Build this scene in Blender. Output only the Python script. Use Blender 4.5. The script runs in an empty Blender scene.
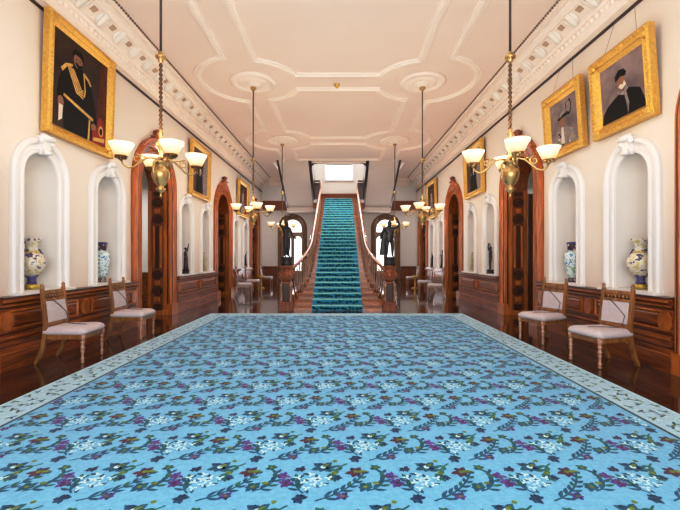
import bpy, bmesh, math, random
from mathutils import Vector, Matrix
random.seed(7)
PI = math.pi
SC = bpy.context.scene
COL = SC.collection
HW, TOPZ, BACK, FRONT = 3.95, 5.33, 20.4, -2.4      # half width of the hall, ceiling height, back wall, front wall
WT = 0.40                                            # side wall thickness

# ------------------------------------------------------------------ materials
def nt(name):
    m = bpy.data.materials.new(name); m.use_nodes = True
    t = m.node_tree; b = t.nodes['Principled BSDF']
    return m, t, b
def ramp(t, stops):
    r = t.nodes.new('ShaderNodeValToRGB'); cr = r.color_ramp
    while len(cr.elements) < len(stops): cr.elements.new(0.5)
    for e, (p, c) in zip(cr.elements, stops): e.position = p; e.color = (*c, 1)
    return r
def coords(t, scale=(1, 1, 1), src='Object'):
    tc = t.nodes.new('ShaderNodeTexCoord'); mp = t.nodes.new('ShaderNodeMapping')
    mp.inputs['Scale'].default_value = scale
    t.links.new(tc.outputs[src], mp.inputs['Vector']); return mp
def plain(name, col, rough=0.6, metal=0.0, var=0.06, scale=3.0, bump=0.0, bscale=60, spec=0.5):
    m, t, b = nt(name)
    mp = coords(t); n = t.nodes.new('ShaderNodeTexNoise'); n.inputs['Scale'].default_value = scale; n.inputs['Detail'].default_value = 4
    t.links.new(mp.outputs[0], n.inputs['Vector'])
    lo = tuple(max(0, c*(1-var)) for c in col); hi = tuple(min(1, c*(1+var)) for c in col)
    r = ramp(t, [(0.3, lo), (0.7, hi)]); t.links.new(n.outputs['Fac'], r.inputs['Fac'])
    t.links.new(r.outputs['Color'], b.inputs['Base Color'])
    b.inputs['Roughness'].default_value = rough; b.inputs['Metallic'].default_value = metal
    b.inputs['Specular IOR Level'].default_value = spec
    if bump:
        n2 = t.nodes.new('ShaderNodeTexNoise'); n2.inputs['Scale'].default_value = bscale
        t.links.new(mp.outputs[0], n2.inputs['Vector'])
        bp = t.nodes.new('ShaderNodeBump'); bp.inputs['Strength'].default_value = bump; bp.inputs['Distance'].default_value = 0.01
        t.links.new(n2.outputs['Fac'], bp.inputs['Height']); t.links.new(bp.outputs['Normal'], b.inputs['Normal'])
    return m
def wood(name, dark, light, rough=0.25, grain=(14, 14, 1.2), coat=0.3):
    m, t, b = nt(name)
    mp = coords(t, grain)
    n = t.nodes.new('ShaderNodeTexNoise'); n.inputs['Scale'].default_value = 1.6; n.inputs['Detail'].default_value = 8; n.inputs['Distortion'].default_value = 0.8
    t.links.new(mp.outputs[0], n.inputs['Vector'])
    r = ramp(t, [(0.30, dark), (0.72, light)]); t.links.new(n.outputs['Fac'], r.inputs['Fac'])
    t.links.new(r.outputs['Color'], b.inputs['Base Color'])
    b.inputs['Roughness'].default_value = rough; b.inputs['Coat Weight'].default_value = coat; b.inputs['Coat Roughness'].default_value = 0.12
    return m
def emit_mat(name, col, strength, base=(1, 1, 1)):
    m, t, b = nt(name)
    b.inputs['Base Color'].default_value = (*base, 1); b.inputs['Roughness'].default_value = 0.35
    b.inputs['Emission Color'].default_value = (*col, 1); b.inputs['Emission Strength'].default_value = strength
    return m
M = {}
M['ceiling'] = plain('ceiling_plaster', (0.84, 0.70, 0.62), 0.8, var=0.02, scale=0.6)
M['rib'] = plain('plaster_moulding', (0.88, 0.76, 0.68), 0.7, var=0.02)
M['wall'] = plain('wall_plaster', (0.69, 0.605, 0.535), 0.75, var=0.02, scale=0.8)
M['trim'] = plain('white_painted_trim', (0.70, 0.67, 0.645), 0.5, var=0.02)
M['niche'] = plain('niche_shaded_plaster', (0.60, 0.565, 0.53), 0.7, var=0.02)  # darker tone puts the shade inside the niches into the colour
M['acanthus'] = plain('leaf_plaster', (0.84, 0.77, 0.70), 0.7, var=0.05)
M['tan'] = plain('tan_gap_shade', (0.50, 0.37, 0.26), 0.8)  # brown shade between the cornice brackets, put into the colour
M['bead'] = plain('dark_bead', (0.22, 0.15, 0.11), 0.7)  # dark brown beads along the cornice edge
M['koa'] = wood('koa_casing_wood', (0.24, 0.055, 0.008), (0.56, 0.165, 0.025), rough=0.38, coat=0.12)
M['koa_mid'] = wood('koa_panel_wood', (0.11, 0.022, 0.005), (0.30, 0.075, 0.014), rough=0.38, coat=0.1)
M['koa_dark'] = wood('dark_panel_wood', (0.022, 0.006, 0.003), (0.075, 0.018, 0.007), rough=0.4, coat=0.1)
M['wains'] = wood('wainscot_wood', (0.07, 0.011, 0.003), (0.36, 0.085, 0.016), rough=0.42, coat=0.05, grain=(14, 1.2, 14))
M['wains_lt'] = wood('wainscot_raised_wood', (0.20, 0.045, 0.008), (0.52, 0.16, 0.03), rough=0.30, coat=0.15, grain=(14, 3, 2))
M['wains_dk'] = wood('wainscot_dark_wood', (0.022, 0.005, 0.003), (0.075, 0.017, 0.006), rough=0.33, coat=0.15, grain=(14, 1.2, 14))
M['rail'] = plain('dark_rail_wood', (0.035, 0.016, 0.012), 0.4)
M['stairwood'] = wood('stair_wood', (0.18, 0.05, 0.010), (0.46, 0.15, 0.03), rough=0.25, coat=0.25, grain=(1.2, 14, 14))
M['handrail'] = wood('handrail_wood', (0.16, 0.04, 0.012), (0.36, 0.11, 0.03), rough=0.16, grain=(3, 2, 14), coat=0.4)
M['sash'] = wood('sash_wood', (0.13, 0.06, 0.03), (0.30, 0.16, 0.08))
M['soffit'] = plain('soffit_plaster', (0.72, 0.64, 0.58), 0.75, var=0.02)
M['gold'] = plain('gilt_gold', (0.66, 0.41, 0.10), 0.36, 0.6, var=0.15, scale=26, bump=0.4, bscale=50)
M['gold_dk'] = plain('dark_gilt', (0.50, 0.27, 0.05), 0.4, 0.6, var=0.2, scale=14)  # darker gold for the stand bases
M['brass'] = plain('polished_brass', (0.46, 0.31, 0.13), 0.32, 0.8, var=0.1, scale=8)
M['iron'] = plain('dark_rod_metal', (0.06, 0.045, 0.035), 0.45, 0.6)
M['chain'] = plain('dark_chain_metal', (0.13, 0.075, 0.035), 0.45, 0.6)
M['bronze'] = plain('dark_bronze', (0.035, 0.030, 0.032), 0.32, 0.5, var=0.3, scale=8)
M['palebronze'] = plain('pale_ochre_stone', (0.42, 0.36, 0.20), 0.5, var=0.2, scale=9)
M['silverstone'] = plain('pale_grey_stone', (0.45, 0.44, 0.36), 0.5, var=0.2, scale=9)
M['chairwood'] = wood('chair_oak', (0.13, 0.045, 0.012), (0.38, 0.17, 0.05), rough=0.32)
M['chairleg'] = wood('turned_leg_wood', (0.22, 0.095, 0.05), (0.46, 0.26, 0.16), rough=0.2, coat=0.6)
M['uphol'] = plain('mauve_grey_upholstery', (0.50, 0.44, 0.45), 0.9, var=0.07, scale=30, bump=0.3, bscale=300)
M['cord'] = plain('dark_cord', (0.10, 0.06, 0.06), 0.7)
M['black'] = plain('near_black', (0.010, 0.008, 0.008), 0.6, spec=0.12)
M['skin'] = plain('painted_skin', (0.26, 0.13, 0.075), 0.6, var=0.15, scale=9, spec=0.12)
M['white'] = plain('painted_white', (0.60, 0.52, 0.44), 0.6, spec=0.12)
M['red'] = plain('painted_red', (0.26, 0.03, 0.02), 0.6, var=0.3, scale=5, spec=0.12)
M['maroon'] = plain('painted_maroon', (0.10, 0.025, 0.015), 0.6, var=0.35, scale=5, spec=0.12)
M['pgold'] = plain('painted_gold', (0.52, 0.33, 0.10), 0.55, var=0.2, scale=12, spec=0.12)
M['pgrey'] = plain('painted_grey', (0.25, 0.21, 0.19), 0.6, var=0.35, scale=16, spec=0.12)
M['bg_dark'] = plain('canvas_dark_brown', (0.040, 0.020, 0.014), 0.45, var=0.5, scale=2.5, spec=0.12)
M['bg_grey'] = plain('canvas_mauve_grey', (0.23, 0.17, 0.165), 0.5, var=0.45, scale=2.5, spec=0.12)
M['bg_mid'] = plain('canvas_umber', (0.085, 0.045, 0.032), 0.5, var=0.5, scale=2.5, spec=0.12)

def shade_mat():
    m, t, b = nt('frosted_glass_shade')
    g = t.nodes.new('ShaderNodeTexCoord'); s = t.nodes.new('ShaderNodeSeparateXYZ')
    t.links.new(g.outputs['Object'], s.inputs[0])
    mr = t.nodes.new('ShaderNodeMapRange'); mr.inputs['From Min'].default_value = 2.38; mr.inputs['From Max'].default_value = 2.52
    t.links.new(s.outputs['Z'], mr.inputs['Value'])
    r = ramp(t, [(0.0, (1.0, 0.42, 0.10)), (0.45, (1.0, 0.74, 0.40)), (0.8, (1.0, 0.90, 0.72)), (1.0, (1.0, 0.82, 0.58))])
    t.links.new(mr.outputs[0], r.inputs['Fac'])
    t.links.new(r.outputs['Color'], b.inputs['Emission Color'])
    b.inputs['Emission Strength'].default_value = 0.80
    b.inputs['Base Color'].default_value = (0.40, 0.34, 0.26, 1); b.inputs['Roughness'].default_value = 0.35
    return m
M['shade'] = shade_mat()
M['bulb'] = emit_mat('lamp_bulb', (1.0, 0.86, 0.62), 8.0)

def floor_mat():
    m, t, b = nt('polished_dark_floorboards')
    mp = coords(t, (1, 1, 1))
    br = t.nodes.new('ShaderNodeTexBrick'); br.inputs['Scale'].default_value = 1.0
    br.offset = 0.5; br.inputs['Mortar Size'].default_value = 0.003
    br.inputs['Brick Width'].default_value = 2.4; br.inputs['Row Height'].default_value = 0.11
    br.inputs['Color1'].default_value = (0.030, 0.009, 0.008, 1); br.inputs['Color2'].default_value = (0.055, 0.016, 0.011, 1); br.inputs['Mortar'].default_value = (0.012, 0.005, 0.004, 1)
    mp.inputs['Rotation'].default_value = (0, 0, PI/2)
    t.links.new(mp.outputs[0], br.inputs['Vector']); t.links.new(br.outputs['Color'], b.inputs['Base Color'])
    b.inputs['Roughness'].default_value = 0.13; b.inputs['Coat Weight'].default_value = 0.6; b.inputs['Coat Roughness'].default_value = 0.06
    return m
M['floor'] = floor_mat()

def carpet_mat(name, a, c, sc=40, bscale=400):
    m, t, b = nt(name)
    mp = coords(t); n = t.nodes.new('ShaderNodeTexNoise'); n.inputs['Scale'].default_value = sc; n.inputs['Detail'].default_value = 3
    t.links.new(mp.outputs[0], n.inputs['Vector'])
    r = ramp(t, [(0.3, a), (0.7, c)]); t.links.new(n.outputs['Fac'], r.inputs['Fac'])
    t.links.new(r.outputs['Color'], b.inputs['Base Color']); b.inputs['Roughness'].default_value = 0.95; b.inputs['Specular IOR Level'].default_value = 0.15; b.inputs['Sheen Weight'].default_value = 0.22; b.inputs['Sheen Roughness'].default_value = 0.4
    n2 = t.nodes.new('ShaderNodeTexNoise'); n2.inputs['Scale'].default_value = bscale; t.links.new(mp.outputs[0], n2.inputs['Vector'])
    bp = t.nodes.new('ShaderNodeBump'); bp.inputs['Strength'].default_value = 0.35; bp.inputs['Distance'].default_value = 0.004
    t.links.new(n2.outputs['Fac'], bp.inputs['Height']); t.links.new(bp.outputs['Normal'], b.inputs['Normal'])
    return m
CP = [carpet_mat('carpet_blue', (0.12, 0.34, 0.53), (0.165, 0.415, 0.62)),
      carpet_mat('carpet_teal', (0.003, 0.055, 0.115), (0.012, 0.115, 0.19)),
      carpet_mat('carpet_navy', (0.006, 0.022, 0.075), (0.012, 0.060, 0.14)),
      carpet_mat('carpet_purple', (0.045, 0.025, 0.18), (0.15, 0.07, 0.30)),
      carpet_mat('carpet_olive', (0.05, 0.11, 0.01), (0.19, 0.25, 0.02)),
      carpet_mat('carpet_white', (0.32, 0.56, 0.66), (0.50, 0.70, 0.74)),
      carpet_mat('carpet_maroon', (0.035, 0.012, 0.035), (0.10, 0.02, 0.055)),
      carpet_mat('carpet_border', (0.25, 0.42, 0.53), (0.40, 0.56, 0.65), 60),
      carpet_mat('carpet_line', (0.012, 0.035, 0.04), (0.03, 0.07, 0.07)),
      carpet_mat('carpet_green', (0.008, 0.085, 0.07), (0.025, 0.15, 0.11))]
ST = [carpet_mat('runner_blue', (0.02, 0.20, 0.36), (0.045, 0.29, 0.44)),
      carpet_mat('runner_dark', (0.004, 0.040, 0.050), (0.016, 0.10, 0.09)),
      carpet_mat('runner_nosing', (0.20, 0.55, 0.46), (0.32, 0.66, 0.52)),
      carpet_mat('runner_teal', (0.01, 0.11, 0.16), (0.025, 0.18, 0.22))]

def glass_mat():
    m = bpy.data.materials.new('window_glass'); m.use_nodes = True; t = m.node_tree; t.nodes.clear()
    o = t.nodes.new('ShaderNodeOutputMaterial'); mx = t.nodes.new('ShaderNodeMixShader')
    tr = t.nodes.new('ShaderNodeBsdfTransparent'); gl = t.nodes.new('ShaderNodeBsdfGlossy'); gl.inputs['Roughness'].default_value = 0.05
    fr = t.nodes.new('ShaderNodeFresnel'); fr.inputs['IOR'].default_value = 1.3
    t.links.new(fr.outputs[0], mx.inputs[0]); t.links.new(tr.outputs[0], mx.inputs[1]); t.links.new(gl.outputs[0], mx.inputs[2]); t.links.new(mx.outputs[0], o.inputs['Surface'])
    return m
M['glass'] = glass_mat()

def vase_mat(name, base, spot, accent, sc=9, th=0.52):
    m, t, b = nt(name)
    mp = coords(t); n = t.nodes.new('ShaderNodeTexNoise'); n.inputs['Scale'].default_value = sc; n.inputs['Detail'].default_value = 5
    t.links.new(mp.outputs[0], n.inputs['Vector'])
    r = ramp(t, [(0.0, accent), (0.40, accent), (0.44, base), (th, base), (th+0.05, spot), (1, spot)])
    t.links.new(n.outputs['Fac'], r.inputs['Fac']); t.links.new(r.outputs['Color'], b.inputs['Base Color'])
    b.inputs['Roughness'].default_value = 0.12
    return m
M['vase_cream'] = vase_mat('cream_floral_porcelain', (0.60, 0.55, 0.46), (0.10, 0.075, 0.13), (0.50, 0.42, 0.20), 15, 0.56)
M['vase_blue'] = vase_mat('blue_white_porcelain', (0.58, 0.66, 0.68), (0.10, 0.22, 0.38), (0.25, 0.36, 0.22), 20, 0.55)
M['vase_band'] = vase_mat('dark_patterned_band', (0.06, 0.03, 0.05), (0.50, 0.42, 0.34), (0.03, 0.02, 0.05), 22, 0.56)
M['vase_gold'] = plain('gilt_porcelain', (0.45, 0.34, 0.07), 0.3, 0.4, var=0.3, scale=20)
M['vase_navy'] = plain('purple_blue_porcelain', (0.08, 0.07, 0.20), 0.2, var=0.3, scale=20)

# ------------------------------------------------------------------ mesh helper
class MB:
    def __init__(s): s.v = []; s.f = []; s.m = []; s.sm = []
    def add(s, vs, fs, m=0, smooth=False):
        o = len(s.v); s.v += [tuple(p) for p in vs]
        for f in fs: s.f.append(tuple(i+o for i in f)); s.m.append(m); s.sm.append(smooth)
    def box(s, x0, x1, y0, y1, z0, z1, m=0, fn=None):
        vs = [(x, y, z) for x in (x0, x1) for y in (y0, y1) for z in (z0, z1)]
        if fn: vs = [fn(*p) for p in vs]
        s.add(vs, [(0, 1, 3, 2), (4, 6, 7, 5), (0, 4, 5, 1), (2, 3, 7, 6), (0, 2, 6, 4), (1, 5, 7, 3)], m)
    def lathe(s, prof, c=(0, 0, 0), n=16, m=0, sx=1, sy=1, fn=None, smooth=True):
        vs = []; fs = []
        for r, z in prof:
            for k in range(n):
                a = 2*PI*k/n; p = (c[0]+r*sx*math.cos(a), c[1]+r*sy*math.sin(a), c[2]+z)
                vs.append(fn(*p) if fn else p)
        for i in range(len(prof)-1):
            for k in range(n): fs.append((i*n+k, i*n+(k+1) % n, (i+1)*n+(k+1) % n, (i+1)*n+k))
        fs.append(tuple(range(n-1, -1, -1))); fs.append(tuple((len(prof)-1)*n+k for k in range(n)))
        s.add(vs, fs, m, smooth)
    def tube(s, pts, r, n=8, m=0, closed=False, flat=1.0):
        pts = [Vector(p) for p in pts]; N = len(pts)
        rs = r if isinstance(r, (list, tuple)) else [r]*N
        vs = []; fs = []; up = None
        for i in range(N):
            if closed: d = pts[(i+1) % N]-pts[i-1]
            else: d = pts[min(i+1, N-1)]-pts[max(i-1, 0)]
            d.normalize()
            if up is None:
                up = Vector((0, 0, 1)) if abs(d.z) < 0.9 else Vector((1, 0, 0))
            a = d.cross(up).normalized(); b = a.cross(d).normalized(); up = b
            for k in range(n):
                t = 2*PI*k/n; vs.append(pts[i]+a*math.cos(t)*rs[i]+b*math.sin(t)*rs[i]*flat)
        L = N if closed else N-1
        for i in range(L):
            j = (i+1) % N
            for k in range(n): fs.append((i*n+k, i*n+(k+1) % n, j*n+(k+1) % n, j*n+k))
        if not closed: fs.append(tuple(range(n-1, -1, -1))); fs.append(tuple((N-1)*n+k for k in range(n)))
        s.add(vs, fs, m, True)
    def prism(s, poly, d0, d1, fn, m=0):
        n = len(poly); vs = [fn(a, b, d0) for a, b in poly]+[fn(a, b, d1) for a, b in poly]
        fs = [tuple(range(n-1, -1, -1)), tuple(range(n, 2*n))]+[(i, (i+1) % n, n+(i+1) % n, n+i) for i in range(n)]
        s.add(vs, fs, m)
    def sweep2(s, path, prof, fn, closed=False, m=0, smooth=False, capends=True):
        """path: 2D points; prof: (offset along the path's left normal, height); fn(u, v, h) -> xyz"""
        N = len(path); vs = []; fs = []; P = len(prof)
        for i in range(N):
            p = Vector(path[i])
            d0 = (p-Vector(path[i-1])) if (i > 0 or closed) else None
            d1 = (Vector(path[(i+1) % N])-p) if (i < N-1 or closed) else None
            if d0 is None: d0 = d1
            if d1 is None: d1 = d0
            d0 = d0.normalized(); d1 = d1.normalized()
            n0 = Vector((-d0.y, d0.x)); n1 = Vector((-d1.y, d1.x)); nn = (n0+n1)
            nn = nn.normalized() if nn.length > 1e-6 else n0
            k = 1/max(0.35, nn.dot(n0))
            for a, h in prof: q = p+nn*a*k; vs.append(fn(q.x, q.y, h))
        for i in range(N if closed else N-1):
            j = (i+1) % N
            for k in range(P-1): fs.append((i*P+k, i*P+k+1, j*P+k+1, j*P+k))
        if not closed and capends: fs.append(tuple(range(P))); fs.append(tuple((N-1)*P+k for k in range(P)))
        s.add(vs, fs, m, smooth)
    def sphere(s, c, r, n=10, m=0, sc=(1, 1, 1)):
        prof = [(max(1e-4, r*math.sin(PI*i/n)), -r*math.cos(PI*i/n)*sc[2]) for i in range(n+1)]
        s.lathe(prof, c, n+2, m, sc[0], sc[1])
    def build(s, name, mats, parent=None, bevel=0, norm=True):
        me = bpy.data.meshes.new(name); me.from_pydata(s.v, [], s.f)
        mats = mats if isinstance(mats, (list, tuple)) else [mats]
        for x in mats: me.materials.append(M[x] if isinstance(x, str) else x)
        me.polygons.foreach_set('material_index', s.m); me.polygons.foreach_set('use_smooth', s.sm)
        if norm or bevel:
            bm = bmesh.new(); bm.from_mesh(me)
            if norm: bmesh.ops.recalc_face_normals(bm, faces=bm.faces)
            if bevel:
                ed = [e for e in bm.edges if len(e.link_faces) == 2 and e.calc_face_angle(0) > 0.6]
                bmesh.ops.bevel(bm, geom=ed, offset=bevel, segments=2, affect='EDGES', profile=0.6)
            bm.to_mesh(me); bm.free()
        me.update()
        o = bpy.data.objects.new(name, me); COL.objects.link(o)
        if parent: o.parent = parent
        return o

def empty(name, loc=(0, 0, 0), rz=0):
    o = bpy.data.objects.new(name, None); COL.objects.link(o); o.location = loc; o.rotation_euler = (0, 0, rz); return o
def tag(o, label=None, cat=None, group=None, kind=None):
    if label: o['label'] = label
    if cat: o['category'] = cat
    if group: o['group'] = group
    if kind: o['kind'] = kind
    return o
def copy_tree(o, parent=None):
    c = o.copy(); COL.objects.link(c); c.parent = parent
    for ch in list(o.children): copy_tree(ch, c)
    return c
def arc(cx, cy, r, a0, a1, n): return [(cx+r*math.cos(a0+(a1-a0)*i/n), cy+r*math.sin(a0+(a1-a0)*i/n)) for i in range(n+1)]
def wallmap(s): return lambda y, z, b: (s*(HW-b), y, z)

# ------------------------------------------------------------------ dimensions of the bays
DOORS = [-1.4, 3.6, 8.6, 13.6, 18.6]
DR, DSP, DCW = 0.62, 2.85, 0.33           # door half width, spring line, casing width
NICHES = [5.34, 6.87, 10.33, 11.87, 15.33, 16.87]
NR, NSP, NB = 0.31, 2.40, 0.90            # niche half width, spring line, sill

# floor -------------------------------------------------------------
mb = MB(); mb.box(-8.5, 8.5, FRONT-0.3, BACK+0.4, -0.12, 0)
tag(mb.build('floor', 'floor'), 'polished dark red-brown wooden floor of the hall', kind='structure')
mb = MB(); mb.box(-30, 30, BACK+0.41, 60, -0.5, -0.13); mb.box(-30, 30, -30, FRONT-0.31, -0.5, -0.13)
tag(mb.build('ground', plain('pale_terrace', (0.6, 0.6, 0.56), 0.9)), 'pale ground outside the hall', kind='structure')

# side walls ---------------------------------------------------------
def side_wall(s, name):
    mb = MB(); fn = wallmap(s)
    ops = sorted([(c, NR, NB, NSP, 'n') for c in NICHES]+[(c, DR, 0, DSP, 'd') for c in DOORS])
    def face(ops, b):
        y = FRONT
        for c, r, base, sp, k in ops:
            mb.add([fn(y, 0, b), fn(c-r, 0, b), fn(c-r, TOPZ, b), fn(y, TOPZ, b)], [(0, 1, 2, 3)])
            if base > 0: mb.add([fn(c-r, 0, b), fn(c+r, 0, b), fn(c+r, base, b), fn(c-r, base, b)], [(0, 1, 2, 3)])
            A = arc(c, sp, r, PI, 0, 20)
            for (a0, z0), (a1, z1) in zip(A, A[1:]):
                mb.add([fn(a0, z0, b), fn(a1, z1, b), fn(a1, TOPZ, b), fn(a0, TOPZ, b)], [(0, 1, 2, 3)])
            y = c+r
        mb.add([fn(y, 0, b), fn(BACK, 0, b), fn(BACK, TOPZ, b), fn(y, TOPZ, b)], [(0, 1, 2, 3)])
    face(ops, 0); face([o for o in ops if o[4] == 'd'], -WT)
    n = 16
    for c in NICHES:                                     # apsidal recesses
        d = 0.30; rows = []
        for z in (NB, NSP): rows.append([fn(c-NR*math.cos(PI*i/n), z, -d*math.sin(PI*i/n)) for i in range(n+1)])
        for j in range(1, 9):
            ph = PI/2*j/8*0.999
            rows.append([fn(c-NR*math.cos(ph)*math.cos(PI*i/n), NSP+NR*math.sin(ph), -d*math.cos(ph)*math.sin(PI*i/n)) for i in range(n+1)])
        vs = [p for r in rows for p in r]; w = n+1
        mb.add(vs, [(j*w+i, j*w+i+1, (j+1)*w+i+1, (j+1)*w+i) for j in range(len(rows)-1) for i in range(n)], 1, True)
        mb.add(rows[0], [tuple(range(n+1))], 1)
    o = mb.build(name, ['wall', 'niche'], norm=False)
    return tag(o, 'cream plaster side wall with arched niches', kind='structure')
side_wall(-1, 'wall_left'); side_wall(1, 'wall_right')

# back wall with two arched glazed doors; front wall with the open entrance
WINX, WINR, WINSP = (-2.37, 2.37), 0.55, 2.78
def arched_wall(mb, y, x0, x1, z1, ops, m=0):
    x = x0
    for c, r, sp in ops:
        mb.add([(x, y, 0), (c-r, y, 0), (c-r, y, z1), (x, y, z1)], [(0, 1, 2, 3)], m)
        A = arc(c, sp, r, PI, 0, 24)
        for (a0, b0), (a1, b1) in zip(A, A[1:]): mb.add([(a0, y, b0), (a1, y, b1), (a1, y, z1), (a0, y, z1)], [(0, 1, 2, 3)], m)
        x = c+r
    mb.add([(x, y, 0), (x1, y, 0), (x1, y, z1), (x, y, z1)], [(0, 1, 2, 3)], m)
mb = MB(); ops = [(c, WINR, WINSP) for c in WINX]
arched_wall(mb, BACK, -8.5, 8.5, 3.56, ops); arched_wall(mb, BACK+0.3, -8.5, 8.5, 3.56, ops)
for sx in (-1, 1): mb.box(min(sx*2.55, sx*8.5), max(sx*2.55, sx*8.5), BACK, BACK+0.3, 3.56, TOPZ)
tag(mb.build('wall_back', 'trim', norm=False), 'pale back wall behind the staircase with two arched glazed doors', kind='structure')
mb = MB(); arched_wall(mb, FRONT, -8.5, 8.5, TOPZ, [(0, 1.5, 2.9)]); arched_wall(mb, FRONT-0.25, -8.5, 8.5, TOPZ, [(0, 1.5, 2.9)])
tag(mb.build('wall_front', 'wall', norm=False), 'entrance wall behind the viewer', kind='structure')
# outer walls of the side rooms and partitions between them
for s, side in ((-1, 'left'), (1, 'right')):
    mb = MB(); mb.box(s*8.3, s*8.5, FRONT, BACK, 0, TOPZ)
    for y in (0.9, 5.4, 10.75, 15.9): mb.box(min(s*4.36, s*8.3), max(s*4.36, s*8.3), y, y+0.15, 0, TOPZ)
    w = tag(mb.build('wall_'+side+'_room', plain('room_plaster_'+side, (0.80, 0.78, 0.74), 0.8, var=0.02)), 'plain pale walls of the rooms beyond the doorways', kind='structure')
    mb = MB()
    for y in (0.9, 5.4, 10.75, 15.9):
        mb.box(min(s*4.40, s*8.3), max(s*4.40, s*8.3), y-0.03, y, 0, 0.86); mb.box(min(s*4.40, s*8.3), max(s*4.40, s*8.3), y-0.06, y, 0.86, 0.92)
    mb.build('wainscot', 'wains', w)

# ------------------------------------------------------------------ ceiling with plaster ribs
mb = MB()
mb.box(-8.5, 8.5, FRONT-0.3, 16.95, TOPZ, TOPZ+0.12)
mb.box(-8.5, -2.80, 16.95, BACK+0.4, TOPZ, TOPZ+0.12); mb.box(2.80, 8.5, 16.95, BACK+0.4, TOPZ, TOPZ+0.12)
ceil = tag(mb.build('ceiling', 'ceiling'), 'warm cream plaster ceiling with raised ribs', kind='structure')
ROWS = [-0.18, 4.42, 9.13, 13.72]
CX = 1.93
rib = [(-0.085, 0), (-0.075, 0.028), (-0.035, 0.034), (-0.022, 0.06), (0.022, 0.06), (0.035, 0.034), (0.075, 0.028), (0.085, 0)]
cf = lambda x, y, h: (x, y, TOPZ-h)
def ceiling_panel(m0, m1, flat_end=None):
    r = 1.05; dx = math.sqrt(r*r-0.37**2); dy = math.sqrt(r*r-0.24**2); a1 = math.atan2(0.37, -dx); a2 = math.atan2(dy, -0.24)
    bl = [(-x, y) for x, y in arc(CX, m0, r, a2, a1, 12)]          # left near corner: side line -> end line
    br = arc(CX, m0, r, a1, a2, 12)
    if flat_end is None:
        tr = [(x, 2*m1-y) for x, y in arc(CX, m1, r, a2, a1, 12)]
        tl = [(-x, 2*m1-y) for x, y in arc(CX, m1, r, a1, a2, 12)]
    else: tr = [(1.69, flat_end)]; tl = [(-1.69, flat_end)]
    path = bl+br+tr+tl
    mb = MB(); mb.sweep2(path, rib, cf, closed=True); return mb
for i in range(len(ROWS)-1): ceiling_panel(ROWS[i], ROWS[i+1]).build('panel_rib', 'rib', ceil)
ceiling_panel(ROWS[-1], None, 16.35).build('panel_rib', 'rib', ceil)
for sx in (-1, 1):
    path = [(sx*2.30, FRONT)]
    for m0 in ROWS: path += [(sx*(CX+1.2*math.cos(a)), m0+1.2*math.sin(a)) for a in [(-72+144*i/24)*PI/180 for i in range(25)]]
    path += [(sx*2.30, 16.75)]
    mb = MB(); mb.sweep2(path, rib, cf); mb.build('outer_rib', 'rib', ceil)
    for m0 in ROWS[1:]:
        mb = MB()
        mb.lathe([(0.52, 0), (0.52, -0.03), (0.46, -0.06), (0.42, -0.06), (0.40, -0.025), (0.32, -0.025), (0.30, -0.05), (0.24, -0.07), (0.20, -0.05), (0.16, -0.05), (0.12, -0.10), (0.05, -0.13), (0.01, -0.13)], (sx*CX, m0, TOPZ), 40)
        mb.build('medallion', 'rib', ceil)
mb = MB(); mb.box(-1.69, 1.69, 16.80, 16.95, TOPZ-0.06, TOPZ); mb.build('opening_edge', 'rib', ceil)

# cornices -----------------------------------------------------------
for s, side in ((-1, 'left'), (1, 'right')):
    fn = wallmap(s); mb = MB()
    prof = [(0, 4.78), (0.02, 4.78), (0.03, 4.86), (0.06, 4.88), (0.06, 4.99), (0.10, 5.02), (0.11, 5.06), (0.16, 5.09), (0.28, 5.17), (0.30, 5.17), (0.30, 5.20), (0.36, 5.235), (0.37, 5.27), (0.43, 5.27), (0.43, 5.30), (0.50, 5.315), (0.50, TOPZ+0.001), (0, TOPZ+0.001)]
    mb.prism(prof, FRONT, BACK, lambda b, z, y: fn(y, z, b), 0)
    y = FRONT+0.2
    while y < BACK-0.2:                                              # acanthus brackets
        pts = []
        for i in range(6):
            t = i/5; pts.append(fn(y, 5.015+0.17*t+0.03*math.sin(PI*t), 0.12+0.19*t))
        mb.tube(pts, [0.030, 0.065, 0.085, 0.08, 0.07, 0.04], 8, 1, flat=0.6)
        mb.box(y+0.20, y+0.305, 5.105, 5.155, 0.185, 0.262, 3, fn=lambda a, z, b: fn(a, z+(b-0.19)*0.45, b+0.004))  # tan box paints the shaded gap beside each bracket
        for dy in (-0.09, 0.09): mb.tube([fn(y+dy*0.6, 5.03, 0.12), fn(y+dy, 5.10, 0.20), fn(y+dy*1.1, 5.16, 0.29)], [0.02, 0.04, 0.025], 6, 1, flat=0.6)
        y += 0.505
    y = FRONT+0.1
    while y < BACK-0.05:                                             # leaf-and-dart band low on the wall
        mb.lathe([(0.005, -0.05), (0.03, -0.02), (0.032, 0.02), (0.01, 0.05)], fn(y, 4.935, 0.062), 6, 0)
        y += 0.115
    y = FRONT+0.1
    while y < BACK:
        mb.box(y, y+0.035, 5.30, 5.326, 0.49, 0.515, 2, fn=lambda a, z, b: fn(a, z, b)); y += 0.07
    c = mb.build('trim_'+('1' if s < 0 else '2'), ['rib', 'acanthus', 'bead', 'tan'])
    tag(c, side+' plaster cornice with leaf brackets and beading', kind='structure')
    mb = MB(); mb.prism([(0, 4.635), (0.03, 4.635), (0.04, 4.655), (0.028, 4.672), (0, 4.672)], FRONT, BACK, lambda b, z, y: fn(y, z, b))
    tag(mb.build('trim_'+('3' if s < 0 else '4'), 'rail'), 'thin dark picture rail along the '+side+' wall', kind='structure')
mb = MB()
for x0, x1 in ((-HW+0.4, -2.80), (2.80, HW-0.4)):
    mb.prism([(0, 4.95), (0.04, 4.99), (0.05, 5.08), (0.24, 5.20), (0.26, 5.26), (0.36, 5.30), (0.36, TOPZ), (0, TOPZ)], x0, x1, lambda b, z, x: (x, BACK-b, z))
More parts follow.
